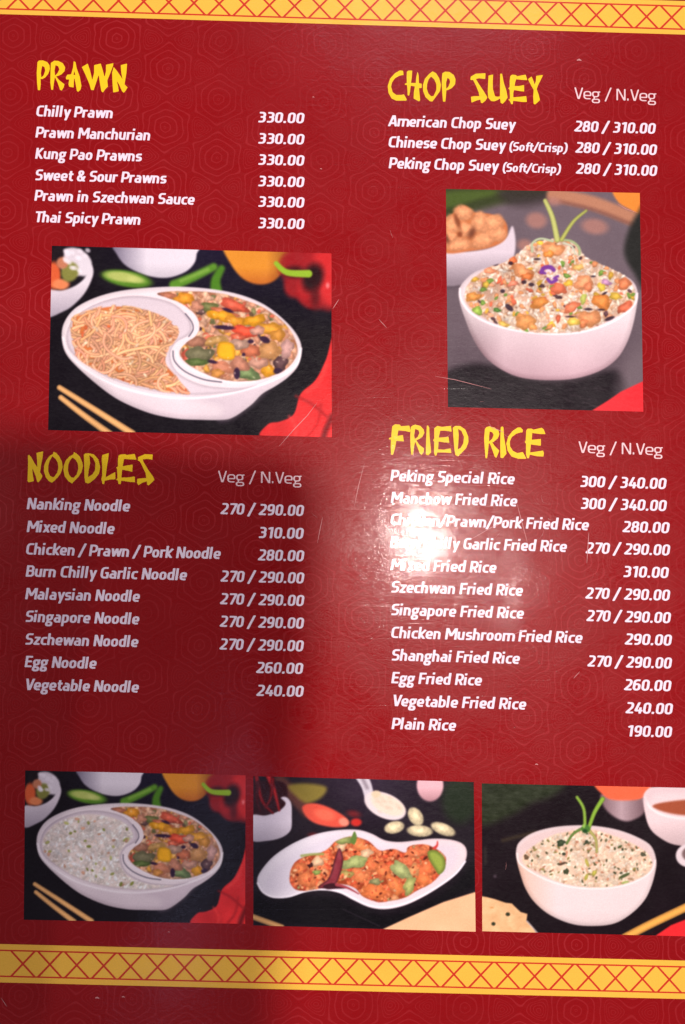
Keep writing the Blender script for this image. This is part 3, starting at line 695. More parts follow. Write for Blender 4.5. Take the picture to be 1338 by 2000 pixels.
    def bc(u, v, sd):
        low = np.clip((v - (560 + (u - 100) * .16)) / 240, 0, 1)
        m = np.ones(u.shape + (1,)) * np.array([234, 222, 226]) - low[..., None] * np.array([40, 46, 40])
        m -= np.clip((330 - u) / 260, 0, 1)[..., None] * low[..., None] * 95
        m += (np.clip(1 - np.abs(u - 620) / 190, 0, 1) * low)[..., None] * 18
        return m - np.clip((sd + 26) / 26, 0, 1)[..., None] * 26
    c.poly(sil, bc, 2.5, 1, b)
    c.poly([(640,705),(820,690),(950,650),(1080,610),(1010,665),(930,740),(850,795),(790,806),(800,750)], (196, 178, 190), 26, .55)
    # rim highlight
    c.line([(98,440),(120,505),(190,575),(300,640),(420,680),(560,705),(700,708),(830,690),(960,655),(1070,610),(1135,555),(1152,490)], 10, (246, 238, 242), 4, .9)
    # left compartment
    left = [(112,432),(140,362),(205,310),(300,272),(400,256),(500,264),(590,292),(648,345),(668,398),(650,432),(600,462),(574,510),(590,575),(645,622),(740,655),(880,664),(960,650),(860,680),(700,694),(560,688),(430,664),(300,620),(200,560),(130,500)]
    c.poly(left, lambda u, v, sd: np.array([214, 200, 208]) - np.clip(sd + 14, 0, 14)[..., None] * 2.2 + np.clip((v - 300) / 300, -1, 1)[..., None] * 6, 2.5)
    c.line([(640,335),(668,372),(674,405),(655,436)], 5, (62, 56, 74), 2.5, .9)
    if not rice:
        m = [(142,365),(190,335),(260,312),(330,303),(400,310),(480,330),(560,366),(602,408),(592,450),(560,492),(545,550),(585,598),(615,640),(650,684),(560,678),(440,655),(340,624),(230,572),(160,520),(146,460)]
        n = c.part('noodles'); c.poly(m, (204, 112, 60), 4, 1, n)
        c.clip = c.mask([(p[0] + (p[0] - 380) * .035, p[1] + (p[1] - 500) * .035) for p in m], 3)
        r = random.Random(4); pts = [tuple(q) for q in smooth(m)]
        k = 0
        while k < 250:
            u = r.uniform(130, 650); v = r.uniform(300, 690)
            if poly_sd(np.array([u]), np.array([v]), pts)[0] > -4: continue
            k += 1
            a = r.gauss(-.3, 1.0) if r.random() < .6 else r.uniform(0, 6.28); L_ = r.uniform(110, 230); cv = r.uniform(-3.2, 3.2)
            P = [(u, v)]
            for s_ in range(5):
                a += cv / 5 + r.uniform(-.2, .2); u += math.cos(a) * L_ / 5; v += math.sin(a) * L_ / 5 * .8; P.append((u, v))
            t = r.uniform(.78, 1.06); w_ = r.uniform(12, 15)
            base = np.array([255, 188, 142]) * t + (r.uniform(-4, 4), r.uniform(-10, 6), r.uniform(-10, 4))
            c.line(P, w_, lambda u, v, sd, w_=w_, base=base: np.clip(base * (.64 + .42 * np.clip(-sd / (w_ * .34), 0, 1))[..., None], 0, 255), 2, 1)
        c.pile(26, m, (5, 8), [((226, 106, 62), 2), ((250, 214, 178), 3)], 11, gl=.2)
        c.mottle(c.mask(m, 3), .12, 70, 8); c.clip = None; c.lab[c.mask(m, 3) > .5] = n
    else:
        m = [(126,432),(155,370),(215,322),(310,290),(400,276),(500,290),(580,318),(628,360),(640,400),(620,428),(585,460),(564,510),(580,578),(640,632),(740,664),(870,672),(700,690),(560,682),(430,660),(300,614),(200,552),(140,495)]
        n = c.part('rice'); c.poly(m, (230, 214, 206), 8, 1, n); c.clip = c.mask(m, 5)
        c.pile(650, m, (8, 12), [((250, 240, 232), 6), ((242, 228, 218), 4), ((254, 248, 244), 3), ((234, 212, 196), 1)], 21, (1.6, 3.0), gl=.25)
        c.mottle(c.mask(m, 3), .10, 50, 9)
        c.pile(38, m, (6, 11), [((176, 180, 100), 3), ((150, 156, 70), 2), ((222, 168, 140), 3), ((196, 196, 120), 2)], 22, gl=.1)
        c.clip = None; c.lab[c.mask(m, 3) > .5] = n
    # right compartment
    right = [(515,246),(600,236),(750,240),(870,265),(990,312),(1080,380),(1130,460),(1132,520),(1085,580),(1000,618),(900,634),(800,626),(710,592),(645,552),(614,510),(640,468),(690,430),(704,390),(684,340),(625,290),(560,264)]
    s = c.part('stir_fried_vegetables'); c.poly(right, (160, 104, 76), 3, 1, s); c.clip = c.mask(right, 3)
    c.pile(420, right, (11, 24), [((232, 172, 138), 6), ((222, 154, 122), 5), ((206, 160, 132), 3), ((236, 168, 72), 2.4), ((222, 112, 84), 1.4), ((138, 134, 86), 1.6), ((240, 190, 156), 3), ((110, 78, 76), .8)], 31, (1.1, 2.4))
    c.pile(150, right, (6, 11), [((226, 170, 136), 5), ((196, 132, 100), 3), ((240, 196, 150), 2), ((110, 84, 60), 1.5), ((222, 110, 80), 1)], 33, (1.2, 2.4), gl=.15)
    Y_, R_, G_ = (232, 160, 36), (224, 80, 54), (96, 116, 60)
    for a in ((635,270,46,28,10,(226,148,44)),(560,255,40,16,10,(196,120,90)),(745,306,46,20,10,(112,116,66)),(690,300,26,22,0,(206,140,112)),(855,300,66,24,14,(224,96,70)),(810,330,60,18,12,(214,120,80)),(800,345,58,26,12,Y_),(865,368,44,24,14,(222,148,44)),(945,365,46,26,-12,Y_),(1020,405,52,32,20,(228,158,52)),(1050,430,30,30,0,(222,150,60)),(905,414,52,30,8,R_),(870,440,30,18,0,(206,96,70)),(770,455,60,20,-8,(206,158,92)),(690,460,40,24,0,(172,116,92)),(960,410,30,22,0,(206,150,130)),(1010,500,60,36,-8,(218,156,96)),(930,500,40,28,10,(204,112,78)),(880,470,40,26,0,(190,150,130)),(650,525,30,34,0,(206,92,72)),(700,520,58,42,-20,(120,116,84)),(690,550,52,18,-5,G_),(800,580,52,34,20,(214,136,104)),(780,600,30,20,0,(222,150,76)),(915,600,62,26,8,(112,134,84)),(880,560,46,30,0,(196,130,104)),(1005,585,34,30,0,Y_),(1060,560,34,36,0,(92,62,66)),(1090,490,30,40,0,(206,158,150)),(965,555,40,24,0,(204,150,128))):
        c.blob(*a[:5], a[5])
    c.poly([(790,462),(852,470),(858,530),(820,540),(782,520)], lambda u, v, sd: np.array([232, 168, 34]) * (.8 + .25 * np.clip(-sd / 14, 0, 1))[..., None], 2.5)
    for a in ((812,396,46,10,4),(828,320,26,8,20),(992,450,24,14,25),(930,458,14,9,0),(1050,590,20,14,0),(868,600,14,26,0),(898,516,8,8,0),(760,548,22,8,10),(700,402,14,10,0)): c.ell(*a, (46, 24, 52), 3, .95)
    for k in range(60): c.ell(random.uniform(620,1120), random.uniform(250,620), random.uniform(3,7), random.uniform(2,4), random.uniform(0,90), (250, 226, 200), 2, .45)
    c.mottle(c.mask(right, 3), .12, 60, 5)
    c.clip = None; c.lab[c.mask(right, 3) > .5] = s
    c.line([(585,500),(592,545),(640,592),(720,626),(800,638)], 5, (58, 54, 74), 2.5, .9)
    c.line([(600,500),(612,545),(660,580),(740,612),(850,640),(950,636)], 6, (244, 238, 244), 3, .8)
    for pts in ([(82,662),(230,755),(405,866)], [(88,706),(190,785),(305,868)]):
        p = c.part('chopstick')
        c.line(pts, 24, lambda u, v, sd: np.array([226, 170, 108]) * (.72 + .36 * np.clip(-sd / 11, 0, 1))[..., None], 2.5, 1, p, 32)

cA = Canvas([(101.5, 480), (647.5, 495), (648, 854), (94, 840)], (80, 465), 2.268, None)
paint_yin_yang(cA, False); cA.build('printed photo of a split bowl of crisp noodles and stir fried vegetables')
cC = Canvas([(49.3, 1504.8), (479.8, 1514), (479, 1804.4), (46.5, 1796.3)], (30, 1490), 2.847, None, affine=(1063/1037, 92 - 118*1063/1037, 585/590, 220 - 228*585/590))
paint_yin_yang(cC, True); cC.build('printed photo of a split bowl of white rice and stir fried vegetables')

def paint_chop_suey(c):
    U, V = c.U, c.V
    c.col[:] = (104, 90, 98)
    c.col += (np.clip((V - 500) / 900, 0, 1))[..., None] * -22 + fbm(U, V, 200, 6)[..., None] * 6 + np.clip((U - 1100) / 150, 0, 1)[..., None] * 6
    c.poly([(50,30),(700,30),(640,90),(420,130),(250,175),(50,215)], (52, 60, 30), 34, 1); c.poly([(50,70),(300,50),(420,60),(250,110),(50,160)], (76, 96, 38), 22, .8)
    c.poly([(400,40),(760,50),(700,110),(560,150),(430,130)], (52, 44, 44), 40, .8)
    p = c.part('wooden_board'); c.line([(720,80),(960,130),(1225,235)], 84, (176, 122, 96), 18, 1, p); c.line([(760,120),(980,175),(1200,260)], 22, (120, 76, 66), 16, .7)
    p = c.part('orange_cup'); c.poly([(1085,40),(1260,50),(1260,195),(1180,165),(1110,120)], (226, 134, 54), 10, 1, p)
    p = c.part('dark_bottle'); c.poly([(1225,200),(1280,160),(1280,640),(1210,560),(1150,440),(1170,310)], (36, 36, 34), 26, 1, p)
    for e in ((615,235,62,48),(970,272,78,46),(545,385,44,34),(720,120,40,24)): c.ell(*e, 8, (164, 116, 106), 20, .85)
    c.ell(80, 560, 130, 70, 0, (52, 42, 50), 40, .9)
    b = c.part('bowl_behind')
    c.poly([(40,430),(200,425),(340,400),(430,340),(468,270),(487,340),(484,430),(455,510),(380,575),(250,608),(40,625)], lambda u, v, sd: np.array([214, 200, 210]) - np.clip((v - 430) / 180, 0, 1)[..., None] * 78, 9, 1, b)
    n = c.part('cashew_nuts'); nut = [(50,250),(110,190),(180,145),(240,185),(330,195),(410,225),(440,280),(425,350),(350,395),(220,420),(50,425)]
    c.poly(nut, (196, 112, 66), 8, 1, n)
    for e in ((170,190,56,50,0),(275,250,60,62,20),(355,250,62,56,0),(100,262,44,54,0),(185,290,44,48,0),(140,380,80,42,0),(300,350,90,48,-15),(380,320,54,44,0),(90,330,40,36,0)): c.blob(*e, (236, 160, 112), n, .12, 13, .1, .45)
    c.ell(222,312,20,34,25,(96,50,34),16,.8); c.ell(70,345,14,30,-20,(84,42,30),16,.8); c.ell(135,240,14,46,-20,(120,60,36),10,.8); c.ell(150,320,16,16,0,(120,60,36),10,.8)
    c.poly([(40,1190),(200,1110),(360,1120),(520,1180),(700,1214),(880,1196),(1040,1150),(1120,1160),(1160,1240),(1120,1300),(940,1420),(40,1400)], (30, 22, 28), 34, 1)
    c.ell(1215, 1180, 90, 190, 20, (120, 106, 112), 60, .6)
    r = random.Random(3)
    for k in range(170):
        u = r.uniform(80, 1000); v = r.uniform(1140, 1390); l = r.uniform(14, 60); c.line([(u, v), (u + l, v + l * r.uniform(-.1, .45))], 2.2, (104, 92, 96), 2, r.uniform(.15, .6), sm=False)
    p = c.part('red_napkin'); c.poly([(930,1405),(1050,1330),(1130,1275),(1290,1200),(1290,1420)], (222, 46, 54), 4, 1, p, sm=False)
    b = c.part('serving_bowl')
    sil = [(144,660),(150,735),(180,830),(228,950),(300,1060),(400,1140),(520,1190),(680,1206),(850,1196),(1000,1150),(1100,1080),(1160,990),(1200,880),(1226,750),(1232,680),(1205,610),(1130,560),(980,500),(700,470),(420,500),(260,540),(180,600)]
    def bc(u, v, sd):
        low = np.clip((v - 800) / 400, 0, 1)
        m = np.ones(u.shape + (1,)) * np.array([230, 214, 218]) - low[..., None] * np.array([44, 62, 56])
        m -= np.clip((420 - u) / 280, 0, 1)[..., None] * np.clip((v - 700) / 300, 0, 1)[..., None] * 84
        m += (np.clip(1 - np.abs(u - 840) / 240, 0, 1) * np.clip((v - 850) / 200, 0, 1))[..., None] * 14
        return m - np.clip((sd + 34) / 34, 0, 1)[..., None] * 30
    c.poly(sil, bc, 3, 1, b)
    c.line([(150,650),(160,720),(220,800),(340,865),(500,905),(700,925),(880,915),(1040,868),(1150,805),(1215,740),(1228,680)], 12, (248, 238, 242), 4, .9)
    m = [(180,690),(200,625),(260,565),(330,520),(420,490),(500,440),(560,390),(650,360),(760,350),(860,380),(905,450),(980,490),(1080,535),(1160,580),(1212,660),(1200,740),(1150,790),(1060,840),(960,885),(830,915),(650,918),(480,895),(350,850),(250,800),(190,740)]
    n = c.part('fried_rice'); c.poly(m, (206, 168, 144), 5, 1, n); c.clip = c.mask([(p[0] + (p[0] - 690) * .01, p[1] + (p[1] - 650) * .015) for p in m], 4)
    c.pile(1300, m, (9, 13), [((248, 222, 198), 6), ((238, 204, 176), 5), ((222, 182, 152), 3), ((252, 238, 224), 3), ((172, 122, 98), 1.0), ((240, 176, 128), 2)], 41, (1.6, 3.0), gl=.3)
    c.ell(400, 690, 170, 110, 20, (150, 110, 90), 90, .3)
    c.pile(330, m, (9, 13), [((248, 224, 200), 4), ((232, 198, 168), 3), ((252, 240, 228), 3)], 42, (1.8, 3.0), gl=.3)
    Or, Yl, Gr = (238, 158, 104), (234, 184, 66), (120, 156, 66)
    c.pile(150, m, (9, 19), [(Or, 5), ((230, 110, 76), 2), (Yl, 2), (Gr, 1.6), ((92, 60, 66), 1.4), ((240, 170, 130), 2)], 43, gl=.25)
    for a in ((715,410,62,48,0,Or),(690,440,30,24,0,(240,150,70)),(530,545,64,42,20,Or),(560,575,34,22,0,(232,130,70)),(900,612,56,44,0,(238,160,112)),(930,640,30,26,0,(232,140,96)),(630,735,52,34,-10,(234,148,70)),(1010,730,66,40,20,(236,144,70)),(545,850,62,46,-30,(236,160,92)),(590,880,30,22,0,(236,160,92)),(940,830,62,52,0,(238,158,104)),(900,860,30,26,0,(232,140,90)),(1150,620,42,36,20,(232,136,90)),(230,700,46,28,-20,(232,154,76)),(1040,612,30,18,10,(204,150,190)),(800,572,22,14,0,Gr),(330,605,26,15,-20,Gr),(255,785,36,24,0,(150,182,74)),(375,780,22,14,0,(90,140,60)),(900,712,20,30,10,(196,204,100)),(810,616,26,20,0,Yl),(1010,640,20,30,-20,(236,206,80)),(1095,695,38,22,20,(238,196,76)),(840,850,42,24,-10,(238,200,90)),(415,866,32,18,10,(238,194,90)),(308,625,18,22,0,(226,190,70)),(750,650,48,34,30,(232,120,84)),(830,762,52,28,-20,(234,130,92)),(1160,765,60,30,-20,(232,118,84)),(470,480,26,26,0,(232,120,70)),(330,540,36,20,0,(236,150,110)),(590,440,26,20,0,(236,180,150)),(870,520,30,22,0,(238,190,110)),(970,500,20,18,0,(234,150,100)),(470,620,40,14,-20,(236,140,110))):
        c.blob(*a[:5], a[5])
    c.mottle(c.mask(m, 3), .14, 60, 11)
    for pts, w_ in (([(645,550),(662,524),(700,520),(720,536)],26),([(652,552),(668,556)],16),([(684,592),(706,612),(738,596)],20),([(722,586),(746,574)],16)): c.line(pts, w_, (112, 52, 146), 4, .95)
    for pts, w_ in (([(676,548),(690,538),(704,552)],9),([(706,588),(716,580)],8)): c.line(pts, w_, (232, 208, 234), 3, .9)
    for a in ((362,495,24,17,10),(450,765,30,16,40),(460,495,14,12,0),(410,665,15,12,0),(540,610,16,12,0),(930,775,26,8,0),(1060,832,32,12,-20),(620,470,22,7,0),(585,625,18,12,0),(1030,678,18,7,-30),(960,575,16,6,0),(820,820,30,6,0),(1010,778,24,6,0)): c.ell(*a, (52, 34, 46), 3, .92)
    c.clip = None; c.lab[c.mask(m, 3) > .5] = n
    p = c.part('spring_onion_garnish')
    g = lambda base: (lambda u, v, sd: np.array(base) * (.74 + .3 * np.clip(-sd / 10, 0, 1))[..., None])
    c.line([(590,425),(590,375),(640,346),(715,362)], 14, g((204, 216, 176)), 3, 1, p); c.line([(765,352),(830,362),(872,398),(878,440)], 15, g((176, 192, 140)), 3, 1, p)
    c.line([(780,372),(830,392),(850,440)], 12, g((226, 230, 204)), 3, 1, p)
    c.line([(668,115),(712,215),(742,352)], 26, g((180, 184, 108)), 3, 1, p, 36); c.line([(918,176),(840,242),(768,352)], 16, g((172, 176, 92)), 3, 1, p, 26)
cB = Canvas([(871, 369), (1249.5, 377), (1256.5, 804), (875, 795)], (850, 355), 3.112, None)
paint_chop_suey(cB); cB.build('printed photo of a white bowl heaped with fried rice, nuts and vegetables')

def paint_chicken(c):
    U, V = c.U, c.V
    c.col[:] = (28, 20, 28)
    c.col += np.clip((420 - V) / 420, 0, 1)[..., None] * np.array([22, 14, 28]) * (1 - np.clip(np.abs(U - 700) / 520, 0, 1))[..., None] + fbm(U, V, 150, 7)[..., None] * 5
    c.ell(1190, 180, 100, 130, 0, (34, 44, 30), 34, .95)
    p = c.part('wooden_spoon'); c.line([(190,70),(280,170),(345,240)], 70, (96, 56, 50), 20, .9, p)
    p = c.part('yellow_lemon'); c.poly([(235,100),(330,85),(445,105),(425,160),(345,196),(280,158)], (138, 122, 50), 16, .9, p)
    p = c.part('red_powder'); c.poly([(315,215),(380,196),(470,222),(560,278),(568,318),(500,330),(400,312),(340,275)], (218, 82, 64), 8, 1, p); c.ell(545, 300, 28, 22, 20, (226, 140, 118), 8)
    c.ell(440, 260, 60, 30, 15, (238, 110, 84), 12, .8)
    c.ell(614, 302, 30, 22, 0, (196, 44, 38), 8); c.ell(600, 255, 36, 18, 10, (120, 30, 34), 14, .8); c.ell(375, 372, 24, 12, 0, (110, 26, 30), 12, .8)
    c.poly([(30,90),(210,80),(228,190),(180,240),(110,262),(30,266)], (48, 16, 22), 8)
    p = c.part('white_bowl'); c.poly([(30,268),(110,264),(185,238),(222,198),(196,166),(225,162),(252,196),(256,270),(250,345),(200,386),(120,405),(30,398)], lambda u, v, sd: np.array([220, 210, 224]) - np.clip((v - 300) / 110, 0, 1)[..., None] * 45, 5, 1, p)
    p = c.part('dried_red_chillies')
    for pts, w_, col in (([(60,50),(90,180),(150,250)],26,(134,22,28)),([(125,40),(160,130),(186,235)],34,(168,34,38)),([(150,60),(140,160),(110,220)],22,(120,20,26)),([(70,80),(60,160),(80,240)],22,(76,14,22))):
        c.line(pts, w_, lambda u, v, sd, col=col: np.array(col) * (.7 + .5 * np.clip(-sd / 12, 0, 1))[..., None], 6, 1, p, 12)
    p = c.part('white_spoon'); c.line([(640,40),(672,100),(690,180)], 66, (206, 198, 208), 6, 1, p, 50); c.ell(775, 210, 122, 68, 24, (226, 212, 214), 5, 1, p); c.ell(790, 205, 100, 50, 24, (236, 216, 196), 8); c.line([(650,60),(675,110)], 18, (130, 116, 128), 12, .8)
    c.ell(725, 145, 26, 20, 0, (224, 202, 170), 7)
    for k in range(16): c.ell(random.uniform(710, 860), random.uniform(165, 250), 14, 8, 20, (216, 188, 166), 6, .4)
    p = c.part('garlic_bulb'); c.ell(1025, 96, 74, 90, 0, lambda u, v, sd: np.array([226, 178, 186]) - np.clip((v - 110) / 80, 0, 1)[..., None] * 50, 8, 1, p)
    for e in ((945,270,38,56,-32),(826,330,56,34,-12),(968,350,72,32,4),(1098,340,72,32,22)):
        p = c.part('garlic_clove'); c.blob(*e, (244, 226, 182), p, .25, 5, 0, .7)
    c.poly([(60,700),(150,740),(330,712),(500,716),(620,770),(780,815),(960,760),(1150,650),(1270,520),(1290,640),(1000,800),(760,890),(60,850)], (12, 9, 14), 30, .95)
    c.line([(540,785),(650,835),(745,880)], 3, (70, 58, 70), 3, .7)
    p = c.part('wooden_board'); c.poly([(755,900),(900,832),(1100,745),(1300,682),(1300,925)], lambda u, v, sd: np.array([238, 186, 142]) + fbm(u, v, 90, 2, 2)[..., None] * 6, 4, 1, p, sm=False)
    p = c.part('chopstick'); c.line([(20,820),(200,885)], 32, lambda u, v, sd: np.array([206, 156, 100]) * (.75 + .3 * np.clip(-sd / 14, 0, 1))[..., None], 3, 1, p)
    b = c.part('serving_plate')
    pl = [(63,630),(85,570),(155,490),(260,420),(380,370),(500,346),(620,343),(700,365),(770,400),(850,411),(950,402),(1050,392),(1150,400),(1210,425),(1230,470),(1215,530),(1160,600),(1080,660),(980,720),(880,765),(780,785),(690,775),(600,735),(520,695),(430,680),(330,690),(240,720),(150,722),(90,690)]
    c.poly(pl, lambda u, v, sd: np.ones(u.shape + (1,)) * np.array([226, 220, 230]) + np.clip((u - 300) / 700, 0, 1)[..., None] * np.array([6, -8, -14]) - np.clip(14 + sd, 0, 14)[..., None] * 1.6, 2.5, 1, b)
    c.poly([(110,640),(160,560),(300,460),(480,385),(620,380),(720,420),(850,440),(1100,425),(1180,460),(1150,560),(1000,670),(800,745),(640,710),(480,655),(300,668),(150,690)], (208, 200, 216), 26, .5)
    c.line([(66,640),(95,688),(155,716),(240,712),(335,684),(430,673),(525,688),(605,728),(690,765),(780,774),(880,755),(985,708),(1085,648),(1170,585),(1220,520)], 11, (246, 240, 250), 3, .9)
    m = [(245,600),(270,530),(330,492),(440,462),(495,412),(560,385),(620,385),(690,412),(745,460),(820,450),(890,472),(905,438),(990,425),(1060,450),(1112,500),(1095,570),(1030,640),(950,682),(880,722),(800,738),(735,745),(650,712),(600,662),(500,645),(400,672),(300,682),(255,652)]
    n = c.part('chilli_chicken'); c.poly(m, (150, 62, 32), 4, 1, n); c.clip = c.mask(m, 4)
    c.pile(260, m, (14, 26), [((236, 108, 64), 5), ((242, 132, 82), 4), ((220, 88, 54), 3), ((244, 164, 112), 1.5)], 51, (1.0, 1.7), gl=.2)
    c.pile(46, m, (5, 11), [((96, 34, 22), 1)], 55, (1.2, 2.6), gl=0)
    c.pile(260, m, (6, 12), [((244, 136, 88), 5), ((246, 168, 118), 3), ((206, 84, 52), 3), ((170, 160, 100), .8)], 52, (1.0, 2.0), gl=.3)
    for a in ((300,560,44,34,0,(236,124,66)),(340,620,60,40,0,(238,130,72)),(400,520,38,26,-20,(240,196,146)),(360,540,18,14,0,(60,24,24)),(530,440,32,24,0,(236,190,130)),(640,430,50,36,20,(240,140,76)),(670,476,38,26,-10,(242,196,150)),(700,540,36,44,0,(232,120,66)),(765,570,38,50,10,(238,126,66)),(640,600,52,40,0,(240,140,80)),(720,690,80,44,0,(238,122,58)),(830,650,40,64,-30,(238,130,64)),(950,470,70,26,-10,(236,124,74)),(1000,560,56,44,0,(236,110,58)),(990,620,46,40,0,(238,124,60)),(900,520,44,26,20,(232,110,70)),(560,590,36,24,0,(180,160,90)),(935,570,30,40,0,(226,176,110))):
        c.blob(*a[:5], np.array(a[5]) * .6 + np.array([242, 136, 90]) * .4 if a[5][0] > 180 else a[5], None, .22)
    c.pile(34, m, (5, 9), [((110, 40, 24), 1)], 56, (1.2, 2.6), gl=0)
    c.pile(200, m, (5, 10), [((246, 140, 88), 5), ((234, 116, 72), 4), ((248, 182, 134), 1.5), ((208, 86, 54), 1.5)], 53, (1.0, 1.8), gl=.2)
    for a in ((400,520,34,22,-20),(670,476,36,24,-10),(530,440,26,20,0)): c.blob(*a, (244, 200, 158), None, .25)
    gp = c.part('green_pepper')
    for a in ((546,400,46,26,5,(156,168,96)),(600,526,74,36,-8,(170,182,112)),(865,570,72,36,48,(174,184,118)),(910,655,52,30,-60,(176,180,104)),(720,632,36,16,0,(150,150,100)),(395,580,26,12,0,(140,160,80))): c.blob(*a[:5], a[5], gp, .3)
    c.clip = None; c.lab[c.mask(m, 3) > .5] = np.where(c.lab[c.mask(m, 3) > .5] == gp, gp, n)
    c.poly([(1015,462),(1060,458),(1105,500),(1108,560),(1075,592),(1050,560),(1015,500)], lambda u, v, sd: np.array([134, 150, 62]) * (.75 + .35 * np.clip(-sd / 22, 0, 1))[..., None], 3, 1, gp)
    c.poly([(605,352),(618,385),(605,425),(582,410),(590,380)], (96, 124, 56), 3, 1, gp); c.line([(310,488),(370,480),(430,478)], 14, (150, 160, 90), 4, .9, gp)
    p = c.part('dried_red_chilli')
    c.poly([(521,445),(542,500),(532,570),(505,640),(470,668),(400,664),(455,618),(480,560),(495,500)], lambda u, v, sd: np.array([122, 46, 56]) * (.62 + .5 * np.clip(-sd / 14, 0, 1))[..., None] + fbm(u, v, 26, 4, 2)[..., None] * 12, 2.5, 1, p)
    c.poly([(430,655),(480,640),(525,652),(560,668),(500,672),(450,674)], (54, 18, 28), 4); c.line([(505,648),(570,668),(628,700)], 18, (158, 62, 70), 3, 1, p, 6)
    c.line([(1050,445),(1064,430),(1066,408)], 18, (206, 66, 62), 3, 1, None, 6)
cD = Canvas([(494.8, 1515.8), (925.4, 1527.4), (929, 1819.6), (494.8, 1807.3)], (480, 1500), 2.847, None)
paint_chicken(cD); cD.build('printed photo of a curved white plate of orange chilli chicken with green pepper')

def paint_rice_bowl(c):
    U, V = c.U, c.V
    c.col[:] = (24, 14, 20); c.col += fbm(U, V, 200, 9)[..., None] * 5
    c.poly([(50,40),(560,50),(520,140),(380,190),(240,270),(50,320)], lambda u, v, sd: np.array([42, 48, 32]) + (fbm(u * .35 + v * .8, v * 1.2 - u * .5, 22, 5, 2) * 14)[..., None], 36, 1)
    c.line([(200,420),(300,395),(400,370)], 22, (58, 48, 34), 14, .8); c.line([(88,470),(90,560)], 18, (52, 46, 42), 12, .7); c.ell(150, 645, 10, 10, 0, (80, 66, 76), 8, .8)
    p = c.part('orange_cup'); c.poly([(815,130),(950,150),(1085,150),(1082,245),(1020,290),(960,300),(890,270),(830,210)], lambda u, v, sd: np.array([176, 150, 156]) - np.clip(np.abs(u - 940) / 160, 0, 1)[..., None] * 70, 12, 1, p)
    c.poly([(780,50),(1110,60),(1095,130),(1040,165),(900,168),(830,140)], (230, 100, 66), 10, 1, p)
    p = c.part('white_bowl'); c.poly([(1076,170),(1100,105),(1170,85),(1460,80),(1480,440),(1300,452),(1190,410),(1110,330)], lambda u, v, sd: np.array([226, 202, 204]) - np.clip((v - 300) / 160, 0, 1)[..., None] * 34, 6, 1, p)
    c.line([(1090,150),(1120,215),(1200,262),(1330,285),(1480,285)], 14, (244, 228, 228), 5, .8)
    c.poly([(1135,205),(1220,180),(1400,165),(1480,200),(1480,262),(1320,262),(1200,240)], (158, 78, 52), 10, 1, p); c.line([(1100,160),(1150,110),(1300,100),(1480,100)], 50, (206, 184, 188), 20, .5)
    p = c.part('small_white_bowl'); c.ell(1360, 515, 80, 72, 0, (222, 206, 210), 6, 1, p); c.ell(1380, 505, 62, 48, 0, (120, 96, 96), 8)
    p = c.part('crispbread'); c.poly([(40,765),(100,775),(150,788),(215,810),(255,815),(290,850),(310,868),(352,880),(346,925),(380,960),(412,1005),(40,1005)], lambda u, v, sd: np.array([232, 184, 134]) + (fbm(u, v, 50, 12, 3) * 20)[..., None], 3, 1, p, sm=False)
    c.ell(230, 882, 14, 12, 0, (48, 52, 34), 3); c.ell(140, 942, 13, 12, 0, (48, 52, 34), 3); c.ell(130, 840, 12, 5, 0, (206, 148, 90), 4); c.line([(350,925),(385,965),(415,1000)], 8, (216, 206, 206), 4, .8)
    p = c.part('red_napkin'); c.poly([(1110,1045),(1250,950),(1480,860),(1480,1050)], (226, 42, 48), 4, 1, p, sm=False)
    c.line([(1090,1030),(1240,940),(1480,850)], 16, (34, 10, 16), 8, 1)
    p = c.part('chopstick'); c.line([(960,1028),(1140,935),(1480,775)], 52, lambda u, v, sd: np.array([230, 164, 78]) * (.72 + .34 * np.clip(-sd / 20, 0, 1))[..., None], 3, 1, p)
    b = c.part('serving_bowl')
    sil = [(281,490),(300,432),(380,375),(500,340),(640,326),(780,330),(920,355),(1040,400),(1125,455),(1158,545),(1150,625),(1122,720),(1080,800),(1000,880),(900,938),(780,955),(640,945),(500,890),(400,810),(340,720),(305,620),(286,545)]
    def bc(u, v, sd):
        m = np.ones(u.shape + (1,)) * np.array([230, 212, 212]) - np.clip((540 - u) / 260, 0, 1)[..., None] * np.array([4, 26, 46]) * np.clip((v - 480) / 120, 0, 1)[..., None]
        return m - np.clip((sd + 30) / 30, 0, 1)[..., None] * 26 - np.clip((v - 860) / 110, 0, 1)[..., None] * 16
    c.poly(sil, bc, 3, 1, b)
    c.poly([(296,500),(315,445),(390,392),(505,356),(640,342),(780,346),(915,370),(1030,412),(1108,462),(1140,540),(1120,610),(1020,668),(900,700),(770,712),(640,702),(500,665),(390,605),(320,560)], (216, 192, 190), 6)
    c.line([(288,500),(302,560),(380,620),(500,678),(640,714),(780,722),(910,712),(1030,678),(1125,615),(1152,545)], 9, (248, 234, 232), 3, .9)
    m = [(318,540),(345,492),(430,430),(520,385),(620,362),(700,345),(800,362),(920,402),(1030,450),(1100,500),(1132,560),(1110,620),(1020,670),(900,705),(780,714),(650,704),(520,670),(400,610),(340,575)]
    n = c.part('herb_rice'); c.poly(m, (228, 194, 168), 6, 1, n); c.clip = c.mask(m, 5)
    c.pile(900, m, (8, 12), [((250, 224, 196), 6), ((240, 206, 174), 4), ((252, 234, 212), 4), ((210, 166, 132), 1.6)], 61, (1.6, 3.2), gl=.28)
    c.mottle(c.mask(m, 3), .10, 55, 12)
    c.pile(120, m, (5, 9), [((96, 92, 62), 3), ((70, 76, 50), 3), ((140, 128, 70), 2), ((206, 140, 110), 3)], 62, gl=.05)
